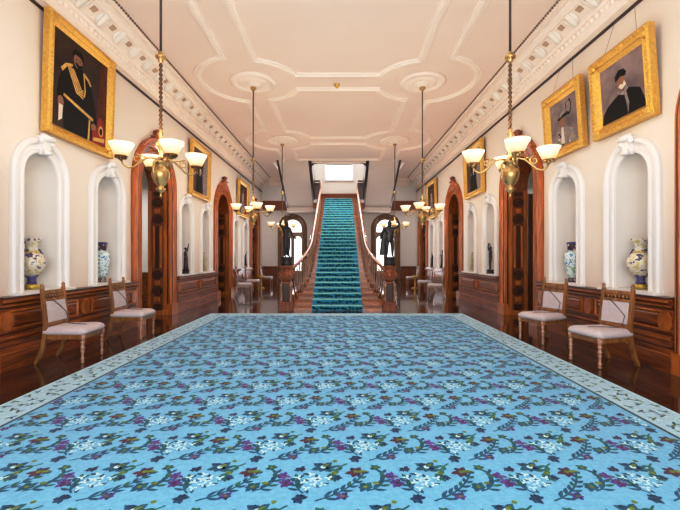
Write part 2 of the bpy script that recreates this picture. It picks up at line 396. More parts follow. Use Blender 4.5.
tag(mb.build('trim_5', 'rib'), 'plaster cornice across the back wall', kind='structure')

# ------------------------------------------------------------------ niche surrounds
tn = 10
nprof = [(0, -0.03), (0, 0.03), (0.02, 0.045), (0.05, 0.045), (0.06, 0.025), (0.115, 0.025), (0.125, 0.05), (0.15, 0.065), (0.185, 0.065), (0.20, 0.04), (0.20, 0)]
def niche_surround(s, c, idx):
    global tn
    fn = wallmap(s); tn += 1
    path = [(c+NR, NB)]+arc(c, NSP, NR, 0, PI, 28)+[(c-NR, NB)]
    mb = MB(); mb.sweep2(path, [(-a, h) for a, h in nprof], fn, smooth=False)
    o = mb.build('trim_%d' % tn, 'trim'); tag(o, 'white moulded arch surround of a wall niche', kind='structure')
    mb = MB()                                                        # carved keystone: bracket with a scroll and leaves
    z0, z1 = NSP+NR-0.02, NSP+NR+0.22
    mb.prism([(-0.055, z0), (0.055, z0), (0.085, z1), (-0.085, z1)], -0.0, 0.09, lambda a, z, b: fn(c+a, z, b))
    mb.tube([fn(c-0.10, z1-0.02, 0.10), fn(c+0.10, z1-0.02, 0.10)], 0.045, 10)
    mb.tube([fn(c-0.06, z0+0.03, 0.10), fn(c+0.06, z0+0.03, 0.10)], 0.035, 10)
    for dy in (-0.12, 0, 0.12): mb.sphere(fn(c+dy*0.8, z1-0.06+0.04*(dy == 0), 0.09), 0.04, 8, 0, (0.8, 1, 1.3))
    mb.build('keystone', 'trim', o)
    mb = MB(); mb.box(c-NR-0.21, c+NR+0.21, NB-0.045, NB+0.0, 0, 0.135, fn=lambda y, z, b: fn(y, z, b)); mb.build('sill', 'trim', o)
for s in (-1, 1):
    for i, c in enumerate(NICHES): niche_surround(s, c, i)

# ------------------------------------------------------------------ wainscot
def wainscot(s, y0, y1, k):
    global tn
    tn += 1; fn = wallmap(s); mb = MB()
    prof = [(0, 0), (0.135, 0), (0.135, 0.19), (0.115, 0.21), (0.115, 0.34), (0.13, 0.36), (0.13, 0.40), (0.10, 0.42), (0.10, 0.735), (0.12, 0.75), (0.12, 0.775), (0.165, 0.80), (0.165, 0.845), (0.14, 0.855), (0, 0.855)]
    mb.prism(prof, y0, y1, lambda b, z, y: fn(y, z, b))
    o = mb.build('trim_%d' % tn, 'wains'); tag(o, 'dark polished wood wainscot with panels below the niches', kind='structure')
    mb = MB()
    for z, b in ((0.20, 0.132), (0.385, 0.134), (0.755, 0.124), (0.815, 0.168)): mb.box(y0, y1, z-0.008, z+0.008, b-0.03, b, fn=lambda y, z_, b_: fn(y, z_, b_))  # lighter strips put moulding highlights into the colour
    for z, b in ((0.28, 0.118), (0.43, 0.104), (0.725, 0.104)): mb.box(y0, y1, z-0.008, z+0.008, b-0.03, b, 1, fn=lambda y, z_, b_: fn(y, z_, b_))
    mb.build('moulding', ['wains_lt', 'wains_dk'], o)
    L = y1-y0
    def frame(ya, yb, za, zb, w=0.03):
        mb = MB(); fb = lambda u, v, h: fn(u, v, 0.10+h)
        mb.sweep2([(ya, za), (yb, za), (yb, zb), (ya, zb)], [(0, 0), (0.004, 0.022), (w*0.6, 0.026), (w, 0.008), (w, 0)], fb, closed=True)
        mb.build('panel_moulding', 'wains_lt', o)
    def field(ya, yb, za, zb, mat):
        mb = MB(); e = 0.03
        mb.add([fn(ya, za, 0.10), fn(yb, za, 0.10), fn(yb, zb, 0.10), fn(ya, zb, 0.10), fn(ya+e, za+e, 0.118), fn(yb-e, za+e, 0.118), fn(yb-e, zb-e, 0.118), fn(ya+e, zb-e, 0.118)],
               [(0, 1, 5, 4), (1, 2, 6, 5), (2, 3, 7, 6), (3, 0, 4, 7), (4, 5, 6, 7)]); mb.build('panel_field', mat, o)
    if L > 2:
        nb = 2; seg = L/nb
        for i in range(nb):
            a = y0+i*seg
            frame(a+0.16, a+seg-0.16, 0.46, 0.70); field(a+0.20, a+seg-0.20, 0.49, 0.67, 'wains')
        for i in range(nb+1):                                      # narrow pointed blocks between the long panels
            c = min(max(y0+i*seg, y0+0.11), y1-0.11)
            mb = MB(); mb.prism([(c-0.05, 0.47), (c+0.05, 0.47), (c+0.085, 0.53), (c+0.085, 0.63), (c+0.05, 0.69), (c-0.05, 0.69), (c-0.085, 0.63), (c-0.085, 0.53)], 0.10, 0.13, lambda y, z, b: fn(y, z, b))
            mb.build('panel_block', 'wains_lt', o)
    else: frame(y0+0.1, y1-0.1, 0.46, 0.70); field(y0+0.14, y1-0.14, 0.49, 0.67, 'wains')
    mb = MB(); mb.box(y0, y1, 0.845, 0.862, 0, 0.175, fn=lambda y, z, b: fn(y, z, b)); mb.build('cap', 'wains_dk', o)
EDGE = DR+DCW+0.005
for s in (-1, 1):
    wainscot(s, -0.4, 3.6-EDGE, 0)
    for d0, d1 in ((3.6, 8.6), (8.6, 13.6), (13.6, 18.6)): wainscot(s, d0+EDGE, d1-EDGE, 1)
    wainscot(s, 18.6+EDGE, BACK-0.02, 2)
mb = MB()
for x0, x1 in ((-HW+0.14, -3.13), (3.13, HW-0.14), (-1.61, 1.61)):
    mb.prism([(0, 0), (0.12, 0), (0.12, 0.2), (0.09, 0.22), (0.09, 0.76), (0.14, 0.80), (0.14, 0.86), (0, 0.86)], x0, x1, lambda b, z, x: (x, BACK-b, z))
tag(mb.build('trim_6', 'wains'), 'dark wood wainscot along the back wall', kind='structure')

# ------------------------------------------------------------------ doorways
dprof = [(0, -0.02), (0, 0.05), (0.03, 0.06), (0.05, 0.04), (0.10, 0.04), (0.12, 0.075), (0.14, 0.06), (0.20, 0.06), (0.215, 0.09), (0.24, 0.12), (0.30, 0.12), (0.32, 0.09), (0.33, 0.05), (0.33, 0)]
dn = 0
def doorway(s, c, leaf):
    global dn
    dn += 1; fn = wallmap(s)
    root = empty('door_%d' % dn, fn(c, 0, 0)); tag(root, 'tall arched doorway in an orange-brown wood casing', kind='structure')
    inv = Matrix.Translation(-Vector(root.location))
    def put(mb, name, mat, parent=None, bevel=0):
        mb.v = [tuple(inv @ Vector(p)) for p in mb.v]; return mb.build(name, mat, parent or root, bevel)
    path = [(c+DR, 0)]+arc(c, DSP, DR, 0, PI, 36)+[(c-DR, 0)]
    mb = MB(); mb.sweep2(path, [(-a, h) for a, h in dprof], fn); put(mb, 'casing', 'koa')
    for a0, a1, h in ((0.062, 0.086, 0.0425), (0.155, 0.185, 0.0625), (0.26, 0.275, 0.1225)):
        mb = MB(); mb.sweep2(path, [(-a0, h-0.02), (-a0, h), (-a1, h), (-a1, h-0.02)], fn); put(mb, 'casing_groove_shade', 'koa_dark')  # dark strips, slightly proud, paint the shade of the flutes
    mb = MB(); mb.sweep2(path, [(0, 0.045), (0.0, -WT-0.02), (-0.004, -WT-0.02)], fn); put(mb, 'jamb_lining', 'koa_mid')
    mb = MB()
    for d in (-1, 1): mb.box(c+d*(DR+DCW/2)-DCW/2-0.012, c+d*(DR+DCW/2)+DCW/2+0.012 if d > 0 else c+d*(DR+DCW/2)+DCW/2, 0, 0.24, 0, 0.135, fn=lambda y, z, b: fn(y, z, b))
    put(mb, 'plinth', 'koa')
    # crest: stepped block with a turned finial, on top of the arch
    z0 = DSP+DR+DCW
    mb = MB(); mb.prism([(-0.68, z0-0.27), (-0.50, z0-0.10), (-0.30, z0+0.0), (-0.16, z0+0.05), (-0.12, z0+0.10), (0.12, z0+0.10), (0.16, z0+0.05), (0.30, z0+0.0), (0.50, z0-0.10), (0.68, z0-0.27), (0.38, z0-0.20), (-0.38, z0-0.20)], 0.0, 0.105, lambda a, z, b: fn(c+a, z, b))
    mb.box(c-0.17, c+0.17, z0+0.07, z0+0.105, 0, 0.16, fn=lambda y, z, b: fn(y, z, b))
    cr = put(mb, 'crest', 'koa', None, 0.012)
    mb = MB(); mb.lathe([(0.02, 0.10), (0.07, 0.11), (0.05, 0.14), (0.085, 0.18), (0.09, 0.215), (0.06, 0.25), (0.02, 0.27)], fn(c, z0, 0.08), 12); put(mb, 'finial', 'koa_mid', cr)
    # panelled jambs: recessed dark field with octagon bosses, both sides
    for d in (-1, 1):
        yf = c+d*DR; g = lambda h: (yf-d*h)
        bc = -0.20                                              # centre of the jamb depth
        def jbox(mb, b0, b1, z0, z1, h0, h1, m=0): mb.box(min(g(h0), g(h1)), max(g(h0), g(h1)), z0, z1, b0, b1, m, fn=lambda y, z, b: fn(y, z, b))
        mb = MB()
        jbox(mb, -0.42, -0.34, 0.10, DSP, -0.0, 0.016); jbox(mb, -0.06, 0.02, 0.10, DSP, -0.0, 0.016)
        jbox(mb, -0.42, 0.02, 0.0, 0.10, 0, 0.03)
        put(mb, 'jamb_stile', 'koa')
        mb = MB()
        for z0, z1 in ((0.0, 0.28), (1.04, 2.08), (2.70, 2.86)): jbox(mb, bc-0.09, bc+0.09, z0+0.03, z1-0.03, 0.0, 0.022)
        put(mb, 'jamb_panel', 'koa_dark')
        mb = MB()
        for z0, z1 in ((1.06, 2.06),):
            jbox(mb, bc-0.10, bc-0.055, z0+0.02, z1-0.02, 0, 0.032); jbox(mb, bc+0.055, bc+0.10, z0+0.02, z1-0.02, 0, 0.032)
        for zc in (0.36, 0.735, 2.39): jbox(mb, bc-0.06, bc+0.06, zc-0.05, zc+0.05, 0, 0.03)
        put(mb, 'jamb_moulding', 'koa')
        mb = MB()
        for zc in (0.55, 0.92, 2.20, 2.58):
            pts = [(bc+0.125*math.cos(PI/8+i*PI/4), zc+0.115*math.sin(PI/8+i*PI/4)) for i in range(8)]
            mb.prism(pts, 0.0, 0.035, lambda b, z, h: fn(g(h), z, b))
            pts = [(bc+0.07*math.cos(PI/8+i*PI/4), zc+0.065*math.sin(PI/8+i*PI/4)) for i in range(8)]
            mb.prism(pts, 0.035, 0.055, lambda b, z, h: fn(g(h), z, b))
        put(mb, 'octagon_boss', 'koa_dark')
    if leaf:                                                       # dark leaf standing open into the room
        yy = c+DR-0.03; mb = MB()
        mb.box(0.43, 1.03, 0.01, 2.78, yy-0.02, yy+0.03, fn=lambda b, z, y: fn(y, z, -b))
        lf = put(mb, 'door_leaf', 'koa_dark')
        mb = MB()
        for z0, z1 in ((0.15, 0.85), (1.0, 1.9), (2.05, 2.65)):
            mb.sweep2([(0.52, z0), (0.94, z0), (0.94, z1), (0.52, z1)], [(0, 0), (0.01, 0.02), (0.04, 0.0)], lambda b, z, h: fn(yy-0.02-h, z, -b), closed=True)
        put(mb, 'panel_moulding', 'koa_mid', lf)
        mb = MB(); mb.sphere(fn(yy-0.05, 1.0, -0.98), 0.03); put(mb, 'knob', 'brass', lf)
for s in (-1, 1):
    for c in DOORS[1:]: doorway(s, c, s > 0 and c == 8.6)

# ------------------------------------------------------------------ back windows (arched glazed doors)
for i, c in enumerate(WINX):
    mb = MB(); ff = lambda x, z, b: (x, BACK-b, z)
    path = [(c+WINR, 0)]+arc(c, WINSP, WINR, 0, PI, 36)+[(c-WINR, 0)]
    mb.sweep2(path, [(0, -0.25), (0, 0.04), (-0.03, 0.06), (-0.08, 0.05), (-0.16, 0.08), (-0.19, 0.05), (-0.19, 0)], ff)
    w = mb.build('window_%d' % (i+1), 'sash'); tag(w, 'arched glazed door in a brown wood frame beside the staircase', kind='structure')
    mb = MB()
    mb.box(c-WINR, c+WINR, BACK+0.04, BACK+0.12, 2.40, 2.60); mb.box(c-WINR, c+WINR, BACK+0.04, BACK+0.12, 0, 0.62)
    for x in (-WINR+0.05, 0, WINR-0.05): mb.box(c+x-0.05-0.03*(x == 0), c+x+0.05+0.03*(x == 0), BACK+0.04, BACK+0.12, 0, 2.42)
    mb.sweep2([(c+WINR-0.05, 2.6)]+arc(c, WINSP, WINR-0.05, 0, PI, 24)+[(c-WINR+0.05, 2.6)], [(-0.05, -0.12), (-0.05, -0.04), (0.05, -0.04), (0.05, -0.12)], ff)
    mb.build('window_frame', 'sash', w)
    for x in (-1, 1):                                           # arched heads of the two lights
        mb = MB(); x0, x1 = sorted((c+x*0.08, c+x*(WINR-0.10))); xc, rr = (x0+x1)/2, (x1-x0)/2
        A = arc(xc, 2.20, rr, PI, 0, 14)
        for (a0, b0), (a1, b1) in zip(A, A[1:]): mb.add([(a0, BACK+0.05, b0), (a1, BACK+0.05, b1), (a1, BACK+0.05, 2.42), (a0, BACK+0.05, 2.42)], [(0, 1, 2, 3)])
        mb.build('arched_head', 'sash', w)
    mb = MB(); A = arc(c, WINSP, WINR, 0, PI, 24); pl = [(c+WINR, 0.6)]+A+[(c-WINR, 0.6)]
    mb.add([(x, BACK+0.09, z) for x, z in pl], [tuple(range(len(pl)))]); mb.build('pane', 'glass', w)

# ------------------------------------------------------------------ staircase
LZ = 4.06
NRI, RZ, Y0, RUN = 32, LZ/32, 9.95, 8.75
TD = RUN/(NRI-1)
LY = Y0+RUN
def half(y):
    t = max(0, (11.9-y)/1.95); u = max(0, (y-17.2)/1.5)
    return 0.80+0.48*t*t+0.08*u*u
def nose_z(y): return RZ+(y-Y0)/TD*RZ
stair = empty('staircase', (0, Y0, 0)); tag(stair, 'wide wooden central staircase with curved flaring banisters rising to a landing', 'staircase')
def sput(mb, name, mat, parent=None, bevel=0):
    if parent is None: parent = stair
    mb.v = [(x, y-Y0, z) for x, y, z in mb.v]; return mb.build(name, mat, parent, bevel)
for k in range(NRI):
    y = Y0+k*TD; z = (k+1)*RZ; w = half(y+0.05)+0.06; mb = MB()
    d = TD+0.02 if k < NRI-1 else 0.25
    mb.box(-w, w, y, y+d+0.02, z-RZ, z-0.022); mb.box(-w-0.02, w+0.02, y-0.022, y+d, z-0.022, z)
    sput(mb, 'step', 'stairwood')
for s in (-1, 1):
    mb = MB(); ys = [Y0+RUN*i/24 for i in range(25)]
    vs = []
    for y in ys:
        x = s*(half(y)+0.085); zt = nose_z(y)-0.0
        vs += [(x, y, max(0, zt-0.55 if y > 12 else 0)), (x, y, zt+0.03), (x-s*0.045, y, zt+0.03), (x-s*0.045, y, max(0, zt-0.55 if y > 12 else 0))]
    fs = []
    for i in range(24):
        for a in range(4): b = (a+1) % 4; fs.append((i*4+a, i*4+b, i*4+4+b, i*4+4+a))
    mb.add(vs, fs); sput(mb, 'stringer', 'koa_mid')
# soffit under the flight
mb = MB(); mb.add([(-0.9, 12, 0.35), (0.9, 12, 0.35), (0.9, LY, 3.55), (-0.9, LY, 3.55)], [(0, 1, 2, 3)]); sput(mb, 'underside', 'soffit')
# balusters
bal = MB(); bal.lathe([(0.022, 0), (0.022, 0.12), (0.014, 0.13), (0.024, 0.17), (0.026, 0.24), (0.015, 0.34), (0.012, 0.50), (0.02, 0.56), (0.012, 0.60), (0.018, 0.64), (0.018, 0.78)], n=8)
b0 = bal.build('baluster', 'chairleg', stair); first = True
for s in (-1, 1):
    for k in range(1, NRI-1):
        for f in ((0.25, 0.75) if k < 9 else (0.5,)):
            y = Y0+k*TD+f*TD; o = b0 if first else b0.copy()
            if not first: COL.objects.link(o)
            first = False; o.parent = stair; o.location = (s*half(y), y-Y0, (k+1)*RZ); o.scale = (1, 1, 1+0.08*(0.5-f))
# handrails, curling outward at the top
for s in (-1, 1):
    pts = [(s*half(Y0+0.08), Y0+0.08, nose_z(Y0)+0.80)]
    for i in range(1, 41):
        y = Y0+0.08+(RUN-0.2)*i/40; pts.append((s*half(y), y, nose_z(y)+0.80))
    for i in range(1, 9):
        t = i/8*PI/2; pts.append((s*(0.88+0.30*(1-math.cos(t))), LY-0.12+0.30*math.sin(t), LZ+0.82+0.04*i/8))
    mb = MB(); mb.tube(pts, 0.052, 10, flat=0.75); sput(mb, 'handrail', 'handrail')
# newel posts with carved capitals
for s in (-1, 1):
    x = s*1.28; mb = MB(); c = (x, Y0, 0)
    mb.box(x-0.17, x+0.17, Y0-0.17, Y0+0.17, 0, 0.16); mb.box(x-0.145, x+0.145, Y0-0.145, Y0+0.145, 0.16, 0.22)
    mb.box(x-0.075, x+0.075, Y0-0.075, Y0+0.075, 0.22, 0.68, 1)
    mb.box(x-0.13, x+0.13, Y0-0.13, Y0+0.13, 0.68, 0.72)
    nw = sput(mb, 'newel_post', ['koa_mid', 'koa_dark'], bevel=0.008)
    mb = MB()
    for dx in (-1, 1):
        for dy in (-1, 1): mb.lathe([(0.035, 0.22), (0.035, 0.27), (0.022, 0.29), (0.03, 0.38), (0.022, 0.60), (0.035, 0.63), (0.035, 0.68)], (x+dx*0.115, Y0+dy*0.115, 0), 8)
    sput(mb, 'corner_column', 'chairleg', nw).matrix_parent_inverse = Matrix()
    mb = MB(); mb.lathe([(0.10, 0.72), (0.13, 0.76), (0.19, 0.84), (0.20, 0.92), (0.15, 0.99), (0.11, 1.03), (0.15, 1.06), (0.17, 1.08), (0.17, 1.12)], c, 20)
    for i in range(8):
        a = i*PI/4; mb.sphere((x+0.175*math.cos(a), Y0+0.175*math.sin(a), 0.88), 0.055, 8, 0, (1, 1, 1.3))
    sput(mb, 'carved_capital', 'koa_mid', nw)

# stair runner ---------------------------------------------------------
def leafpoly(x, y, ang, L, w, n=3, bend=0.0):
    A = []; B = []
    for i in range(n+1):
        t = i/n; a = ang+bend*t; px = x+L*t*math.cos(ang+bend*t*0.5); py = y+L*t*math.sin(ang+bend*t*0.5); h = w*math.sin(PI*min(1, max(0, 0.08+0.92*t)))
        A.append((px-h*math.sin(a), py+h*math.cos(a))); B.append((px+h*math.sin(a), py-h*math.cos(a)))
    return A+B[::-1]
CWD = 0.63
mb = MB()
for k in range(NRI):
    y = Y0+k*TD; z0 = k*RZ; z1 = (k+1)*RZ; e = 0.006
    yr = y-0.022-e; y2 = y+TD-0.022-e if k < NRI-1 else y+0.24
    mb.add([(-CWD, yr, z0+e), (CWD, yr, z0+e), (CWD, yr, z1-0.018), (-CWD, yr, z1-0.018)], [(0, 1, 2, 3)], 0)
    mb.add([(-CWD, yr, z1-0.018), (CWD, yr, z1-0.018), (CWD, yr, z1+e), (-CWD, yr, z1+e), (CWD, yr+0.03, z1+e), (-CWD, yr+0.03, z1+e)], [(0, 1, 2, 3), (3, 2, 4, 5)], 2)
    mb.add([(-CWD, yr+0.03, z1+e), (CWD, yr+0.03, z1+e), (CWD, y2, z1+e), (-CWD, y2, z1+e)], [(0, 1, 2, 3)], 0)
    for i in range(7):
        cx = -0.54+i*0.18+(0.09 if k % 2 else 0)+random.uniform(-.02, .02)
        if abs(cx) > 0.55: continue
        for j in range(4):
            pl = leafpoly(cx, z0+0.05+random.uniform(-.02, .02), random.uniform(-0.6, 0.6)+(PI if j % 2 else 0), 0.095, 0.027)
            mb.add([(px, yr-0.0015, min(z1-0.02, max(z0+0.012, py))) for px, py in pl], [tuple(range(len(pl)))], 1 if j else 3)
            pl = leafpoly(cx+0.05, y+0.14+random.uniform(-.03, .03), random.uniform(0, 6.28), 0.12, 0.036)
            mb.add([(px, min(y2-0.01, max(yr+0.035, py)), z1+e+0.0015) for px, py in pl], [tuple(range(len(pl)))], 1)
o = mb.build('stair_runner', ST, norm=False); o.location.x = -0.02
tag(o, 'blue and dark teal floral carpet runner down the central stairs', 'carpet runner')

# ------------------------------------------------------------------ landing and returning flights
mb = MB()
mb.box(-1.2, 1.2, LY+0.26, 22.0, LZ-0.16, LZ-0.005); mb.box(-2.55, 2.55, 19.6, BACK+0.3, 3.56, LZ-0.005)
tag(mb.build('floor_landing', 'soffit'), 'landing at the head of the central stairs', kind='structure')
mb = MB()
for s in (-1, 1): mb.box(min(s*2.62, s*(HW-0.06)), max(s*2.62, s*(HW-0.06)), BACK-0.10, BACK-0.001, 3.70, 4.18)
mb.box(-1.2, 1.2, LY+0.27, LY+0.31, 3.60, LZ-0.16)
for s in (-1, 1): mb.box(min(s*0.90, s*1.16), max(s*0.90, s*1.16), LY+0.32, LY+0.37, 3.62, LZ+0.80, 1)
tag(mb.build('trim_7', ['wains', 'wains_dk']), 'dark red-brown wood band across the back wall at landing level', kind='structure')
SA = (20.0, 3.56); SB = (16.5, 5.34); SL = (SB[1]-SA[1])/(SA[0]-SB[0])
for s in (-1, 1):
    root = empty('upper_flight', (s*1.87, SA[0], 0)); tag(root, ('left' if s < 0 else 'right')+' upper flight returning over the hall with plaster underside', kind='structure')
    def up(mb, name, mat):
        mb.v = [(x-s*1.87, y-SA[0], z) for x, y, z in mb.v]; return mb.build(name, mat, root)
    yz = lambda y: SA[1]+(SA[0]-y)*SL
    mb = MB(); x0, x1 = s*1.22, s*2.53
    mb.add([(x0, SA[0], SA[1]), (x1, SA[0], SA[1]), (x1, SB[0]-0.3, yz(SB[0]-0.3)), (x0, SB[0]-0.3, yz(SB[0]-0.3))], [(0, 1, 2, 3)]); up(mb, 'soffit', 'soffit')
    for xx, w, nm in ((1.20, 0.12, 'inner_stringer'), (2.53, 0.08, 'outer_stringer')):
        mb = MB(); a, b = s*(xx-w/2), s*(xx+w/2)
        mb.prism([(SA[0]+0.02, SA[1]-0.03), (SA[0]+0.02, SA[1]+(1.15 if xx < 2 else 0.62)), (SB[0], yz(SB[0])+(0.85 if xx < 2 else 0.55)), (SB[0], yz(SB[0])-0.03)], a, b, lambda y, z, x: (x, y, z)); up(mb, nm, 'wains_dk')
    for k in range(12):
        y = SA[0]-0.3-k*0.28; z = yz(y)+0.5; mb = MB(); mb.box(min(x0, x1), max(x0, x1), y-0.30, y, z-0.15, z); up(mb, 'step', 'stairwood')
    mb = MB(); mb.tube([(s*1.18, LY+0.18, LZ+0.86), (s*1.22, 19.6, LZ+0.92), (s*1.22, 18.0, yz(18.0)+1.35), (s*1.22, 16.6, yz(16.6)+1.35)], 0.05, 8); up(mb, 'handrail', 'handrail')
    for k in range(14):
        y = 19.3-k*0.2; mb = MB(); mb.lathe([(0.022, 0), (0.016, 0.2), (0.026, 0.35), (0.014, 0.6), (0.02, 0.80)], (s*1.22, y, yz(y)+0.55), 6); up(mb, 'baluster', 'chairleg')
mb = MB()
for s in (-1, 1): mb.tube([(0, 16.86, 5.345), (s*0.7, 16.86, 5.335), (s*1.0, 16.86, 5.30), (s*1.15, 16.88, 5.22), (s*1.21, 16.95, 5.10), (s*1.20, 18.4, 4.36), (s*1.19, 19.7, 3.70), (s*1.14, 20.0, 3.56), (s*1.0, 20.05, 3.50)], 0.045, 8)
tag(mb.build('trim_9', 'wains_dk'), 'dark rounded wooden rim around the stair opening', kind='structure')
# landing back wall with its rectangular window, upper hall shell
mb = MB(); yw = 22.0; wx, wz0, wz1 = 0.72, 5.60, 6.42
mb.box(-4, -wx, yw, yw+0.2, 3.5, 8.2); mb.box(wx, 4, yw, yw+0.2, 3.5, 8.2); mb.box(-wx, wx, yw, yw+0.2, 3.5, wz0); mb.box(-wx, wx, yw, yw+0.2, wz1, 8.2)
tag(mb.build('wall_landing', 'wall'), 'pale wall behind the stair landing with a bright window', kind='structure')
mb = MB()
mb.box(-4.1, -4.0, 14, 22.0, TOPZ+0.121, 8.2); mb.box(4.0, 4.1, 14, 22.0, TOPZ+0.121, 8.2); mb.box(-4.1, 4.1, 13.9, 14, TOPZ+0.121, 8.2); mb.box(-4.1, 4.1, 13.9, 22.2, 8.2, 8.3)
mb.box(-2.6, -2.55, BACK+0.31, 22.0, 3.5, TOPZ+0.12); mb.box(2.55, 2.6, BACK+0.31, 22.0, 3.5, TOPZ+0.12)
mb.box(-4.0, -2.6, BACK+0.41, 22.0, TOPZ, TOPZ+0.12); mb.box(2.6, 4.0, BACK+0.41, 22.0, TOPZ, TOPZ+0.12)
tag(mb.build('wall_upper', 'soffit'), 'walls of the upper hall seen through the stair opening', kind='structure')
mb = MB(); mb.box(-2.5, 2.5, 21.94, 21.998, LZ, 4.72); mb.box(-2.5, 2.5, 21.90, 21.998, 4.72, 4.80)
tag(mb.build('trim_8', 'wains'), 'wood wainscot on the landing wall', kind='structure')
mb = MB()
for x0, x1, z0, z1 in ((-wx-0.1, -wx, wz0-0.1, wz1+0.1), (wx, wx+0.1, wz0-0.1, wz1+0.1), (-wx, wx, wz0-0.1, wz0), (-wx, wx, wz1, wz1+0.1)): mb.box(x0, x1, 21.94, 22.1, z0, z1)
w = mb.build('window_3', 'trim'); tag(w, 'bright rectangular window above the stair landing', kind='structure')
mb = MB(); mb.add([(-wx, 22.1, wz0), (wx, 22.1, wz0), (wx, 22.1, wz1), (-wx, 22.1, wz1)], [(0, 1, 2, 3)]); mb.build('pane', 'glass', w)
mb = MB()
for x in (-0.24, 0.24): mb.box(x-0.015, x+0.015, 22.06, 22.1, wz0, wz1)
mb.build('window_frame', 'trim', w)

# ------------------------------------------------------------------ the large floral carpet
CW, CY0, CY1, CH = 2.93, -1.6, 9.33, 0.014
BW = 0.37
mb = MB()
mb.box(-CW, CW, CY0, CY1, 0.001, CH, 7)
q = lambda pl, m, h: mb.add([(x, y, CH+h) for x, y in pl], [tuple(range(len(pl)))], m)
rect = lambda x0, x1, y0, y1: [(x0, y0), (x1, y0), (x1, y1), (x0, y1)]
q(rect(-CW+BW, CW-BW, CY0+BW, CY1-BW), 8, 0.0008)
q(rect(-CW+BW+0.03, CW-BW-0.03, CY0+BW+0.03, CY1-BW-0.03), 0, 0.0014)
for a, b in ((-CW, -CW+0.02), (CW-0.02, CW)): q(rect(a, b, CY0, CY1), 5, 0.0009)
q(rect(-CW, CW, CY1-0.02, CY1), 5, 0.0009)
XL = CW-BW-0.035; YA, YB = CY0+BW+0.035, CY1-BW-0.035
def clipadd(pl, m, h):
    if all(-XL < x < XL and YA < y < YB for x, y in pl): q(pl, m, h)
def stem(pts, w, m, h):
    L = []; R = []
    for i, p in enumerate(pts):
        a = Vector(pts[min(i+1, len(pts)-1)])-Vector(pts[max(i-1, 0)]); a.normalize()
        L.append((p[0]-a.y*w, p[1]+a.x*w)); R.append((p[0]+a.y*w, p[1]-a.x*w))
    for i in range(len(pts)-1): clipadd([L[i], L[i+1], R[i+1], R[i]], m, h)
def blob(x, y, r, m, h, n=7, ex=1.0): clipadd([(x+r*ex*math.cos(2*PI*i/n), y+r*math.sin(2*PI*i/n)) for i in range(n)], m, h)
def flower(x, y, r, m, mc, h, n=5, a0=0.3, pw=0.5):
    for i in range(n): clipadd(leafpoly(x, y, a0+2*PI*i/n, r, r*pw*0.62), m, h+0.0002*(i % 2))
    blob(x, y, r*0.28, mc, h+0.0005)
def curve(x, y, a, L, bend, n=5):
    pts = [(x, y)]; ang = a
    for i in range(n):
        ang += bend/n; x += L/n*math.cos(ang); y += L/n*math.sin(ang); pts.append((x, y))
    return pts, ang
PX, PY = 0.645, 0.43
H0 = 0.002
def sprig(cx, cy, fl):
    rnd = random.Random(11)
    f = lambda dx, dy: (cx+dx, cy+dy)
    def frond(x, y, a, L, bend, n, l0, m0=1, w=0.0125):              # curved stem carrying pairs of narrow leaves
        pts, _ = curve(x, y, a, L, bend, n); stem(pts, 0.006, m0, H0)
        for i, p in enumerate(pts[1:]):
            aa = a+bend*(i+1)/n
            for sd in (-1, 1): clipadd(leafpoly(p[0], p[1], aa+sd*0.85, l0*(1-0.09*i), w, bend=-sd*0.6), m0 if (i+sd) % 4 else 9, H0+0.0004)
        return pts[-1]
    def bloom(x, y, r, m, mc, n=6, acc=None):                       # ragged flower head
        for i in range(n):
            a = 2*PI*i/n+rnd.uniform(-.3, .3); clipadd(leafpoly(x, y, a, r*rnd.uniform(.8, 1.15), r*0.33), m, H0+0.0008+0.0002*(i % 2))
        for i in range(3): 
            a = rnd.uniform(0, 6.28); clipadd(leafpoly(x+0.4*r*math.cos(a), y+0.4*r*math.sin(a), a+1, r*0.55, r*0.16), mc, H0+0.0014)
        if acc is not None: blob(x, y, r*0.26, acc, H0+0.0018)
    for i in range(10):                                               # open pale blossom cluster, petals outlined in teal
        a = i*2.4; r = 0.016+0.0095*i; x, y = f(r*math.cos(a), r*math.sin(a))
        clipadd(leafpoly(x-0.006, y-0.004, a+0.9, 0.05, 0.013), 1, H0+0.0003)
        for k in range(3): clipadd(leafpoly(x, y, a+k*2.1+0.4, 0.030, 0.0085), 5, H0+0.0007+0.0001*k)
    frond(*f(0.02, -0.19), 0.35, 0.40, 0.75, 7, 0.085)
    frond(*f(-0.34, -0.10), 0.15, 0.24, 1.5, 5, 0.075)
    frond(*f(-0.05, -0.12), 2.6, 0.17, -1.2, 4, 0.07)
    frond(*f(0.20, 0.20), 3.6, 0.20, 1.0, 4, 0.06, 9)
    bloom(*f(-0.16, -0.02), 0.050, 3, 6, 6, 6); bloom(*f(-0.185, 0.055), 0.046, 3, 4, 6)
    bloom(*f(0.25, 0.10), 0.062, 6, 2, 6, 4); x, y = f(0.25, 0.10); clipadd(leafpoly(x, y, 0.1, 0.075, 0.015), 4, H0+0.0020)
    bloom(*f(0.05, 0.155), 0.072, 1, 2, 7, 5); x, y = f(0.05, 0.155); clipadd(leafpoly(x, y, 0.8, 0.055, 0.013), 4, H0+0.0021)
    bloom(*f(-0.07, -0.17), 0.050, 2, 1, 6); bloom(*f(0.30, -0.06), 0.052, 1, 9, 6, 4)
    bloom(*f(-0.27, 0.15), 0.042, 9, 2, 5, 4); bloom(*f(-0.09, 0.13), 0.040, 2, 6, 5); bloom(*f(0.17, -0.15), 0.042, 3, 2, 5, 4)
    bloom(*f(0.14, 0.035), 0.034, 2, 1, 5)
    x, y = f(0.12, 0.09); blob(x, y, 0.018, 4, H0+0.0006); x, y = f(-0.28, -0.02); blob(x, y, 0.015, 4, H0+0.0006, ex=1.4); x, y = f(-0.20, -0.20); blob(x, y, 0.016, 4, H0+0.0006)
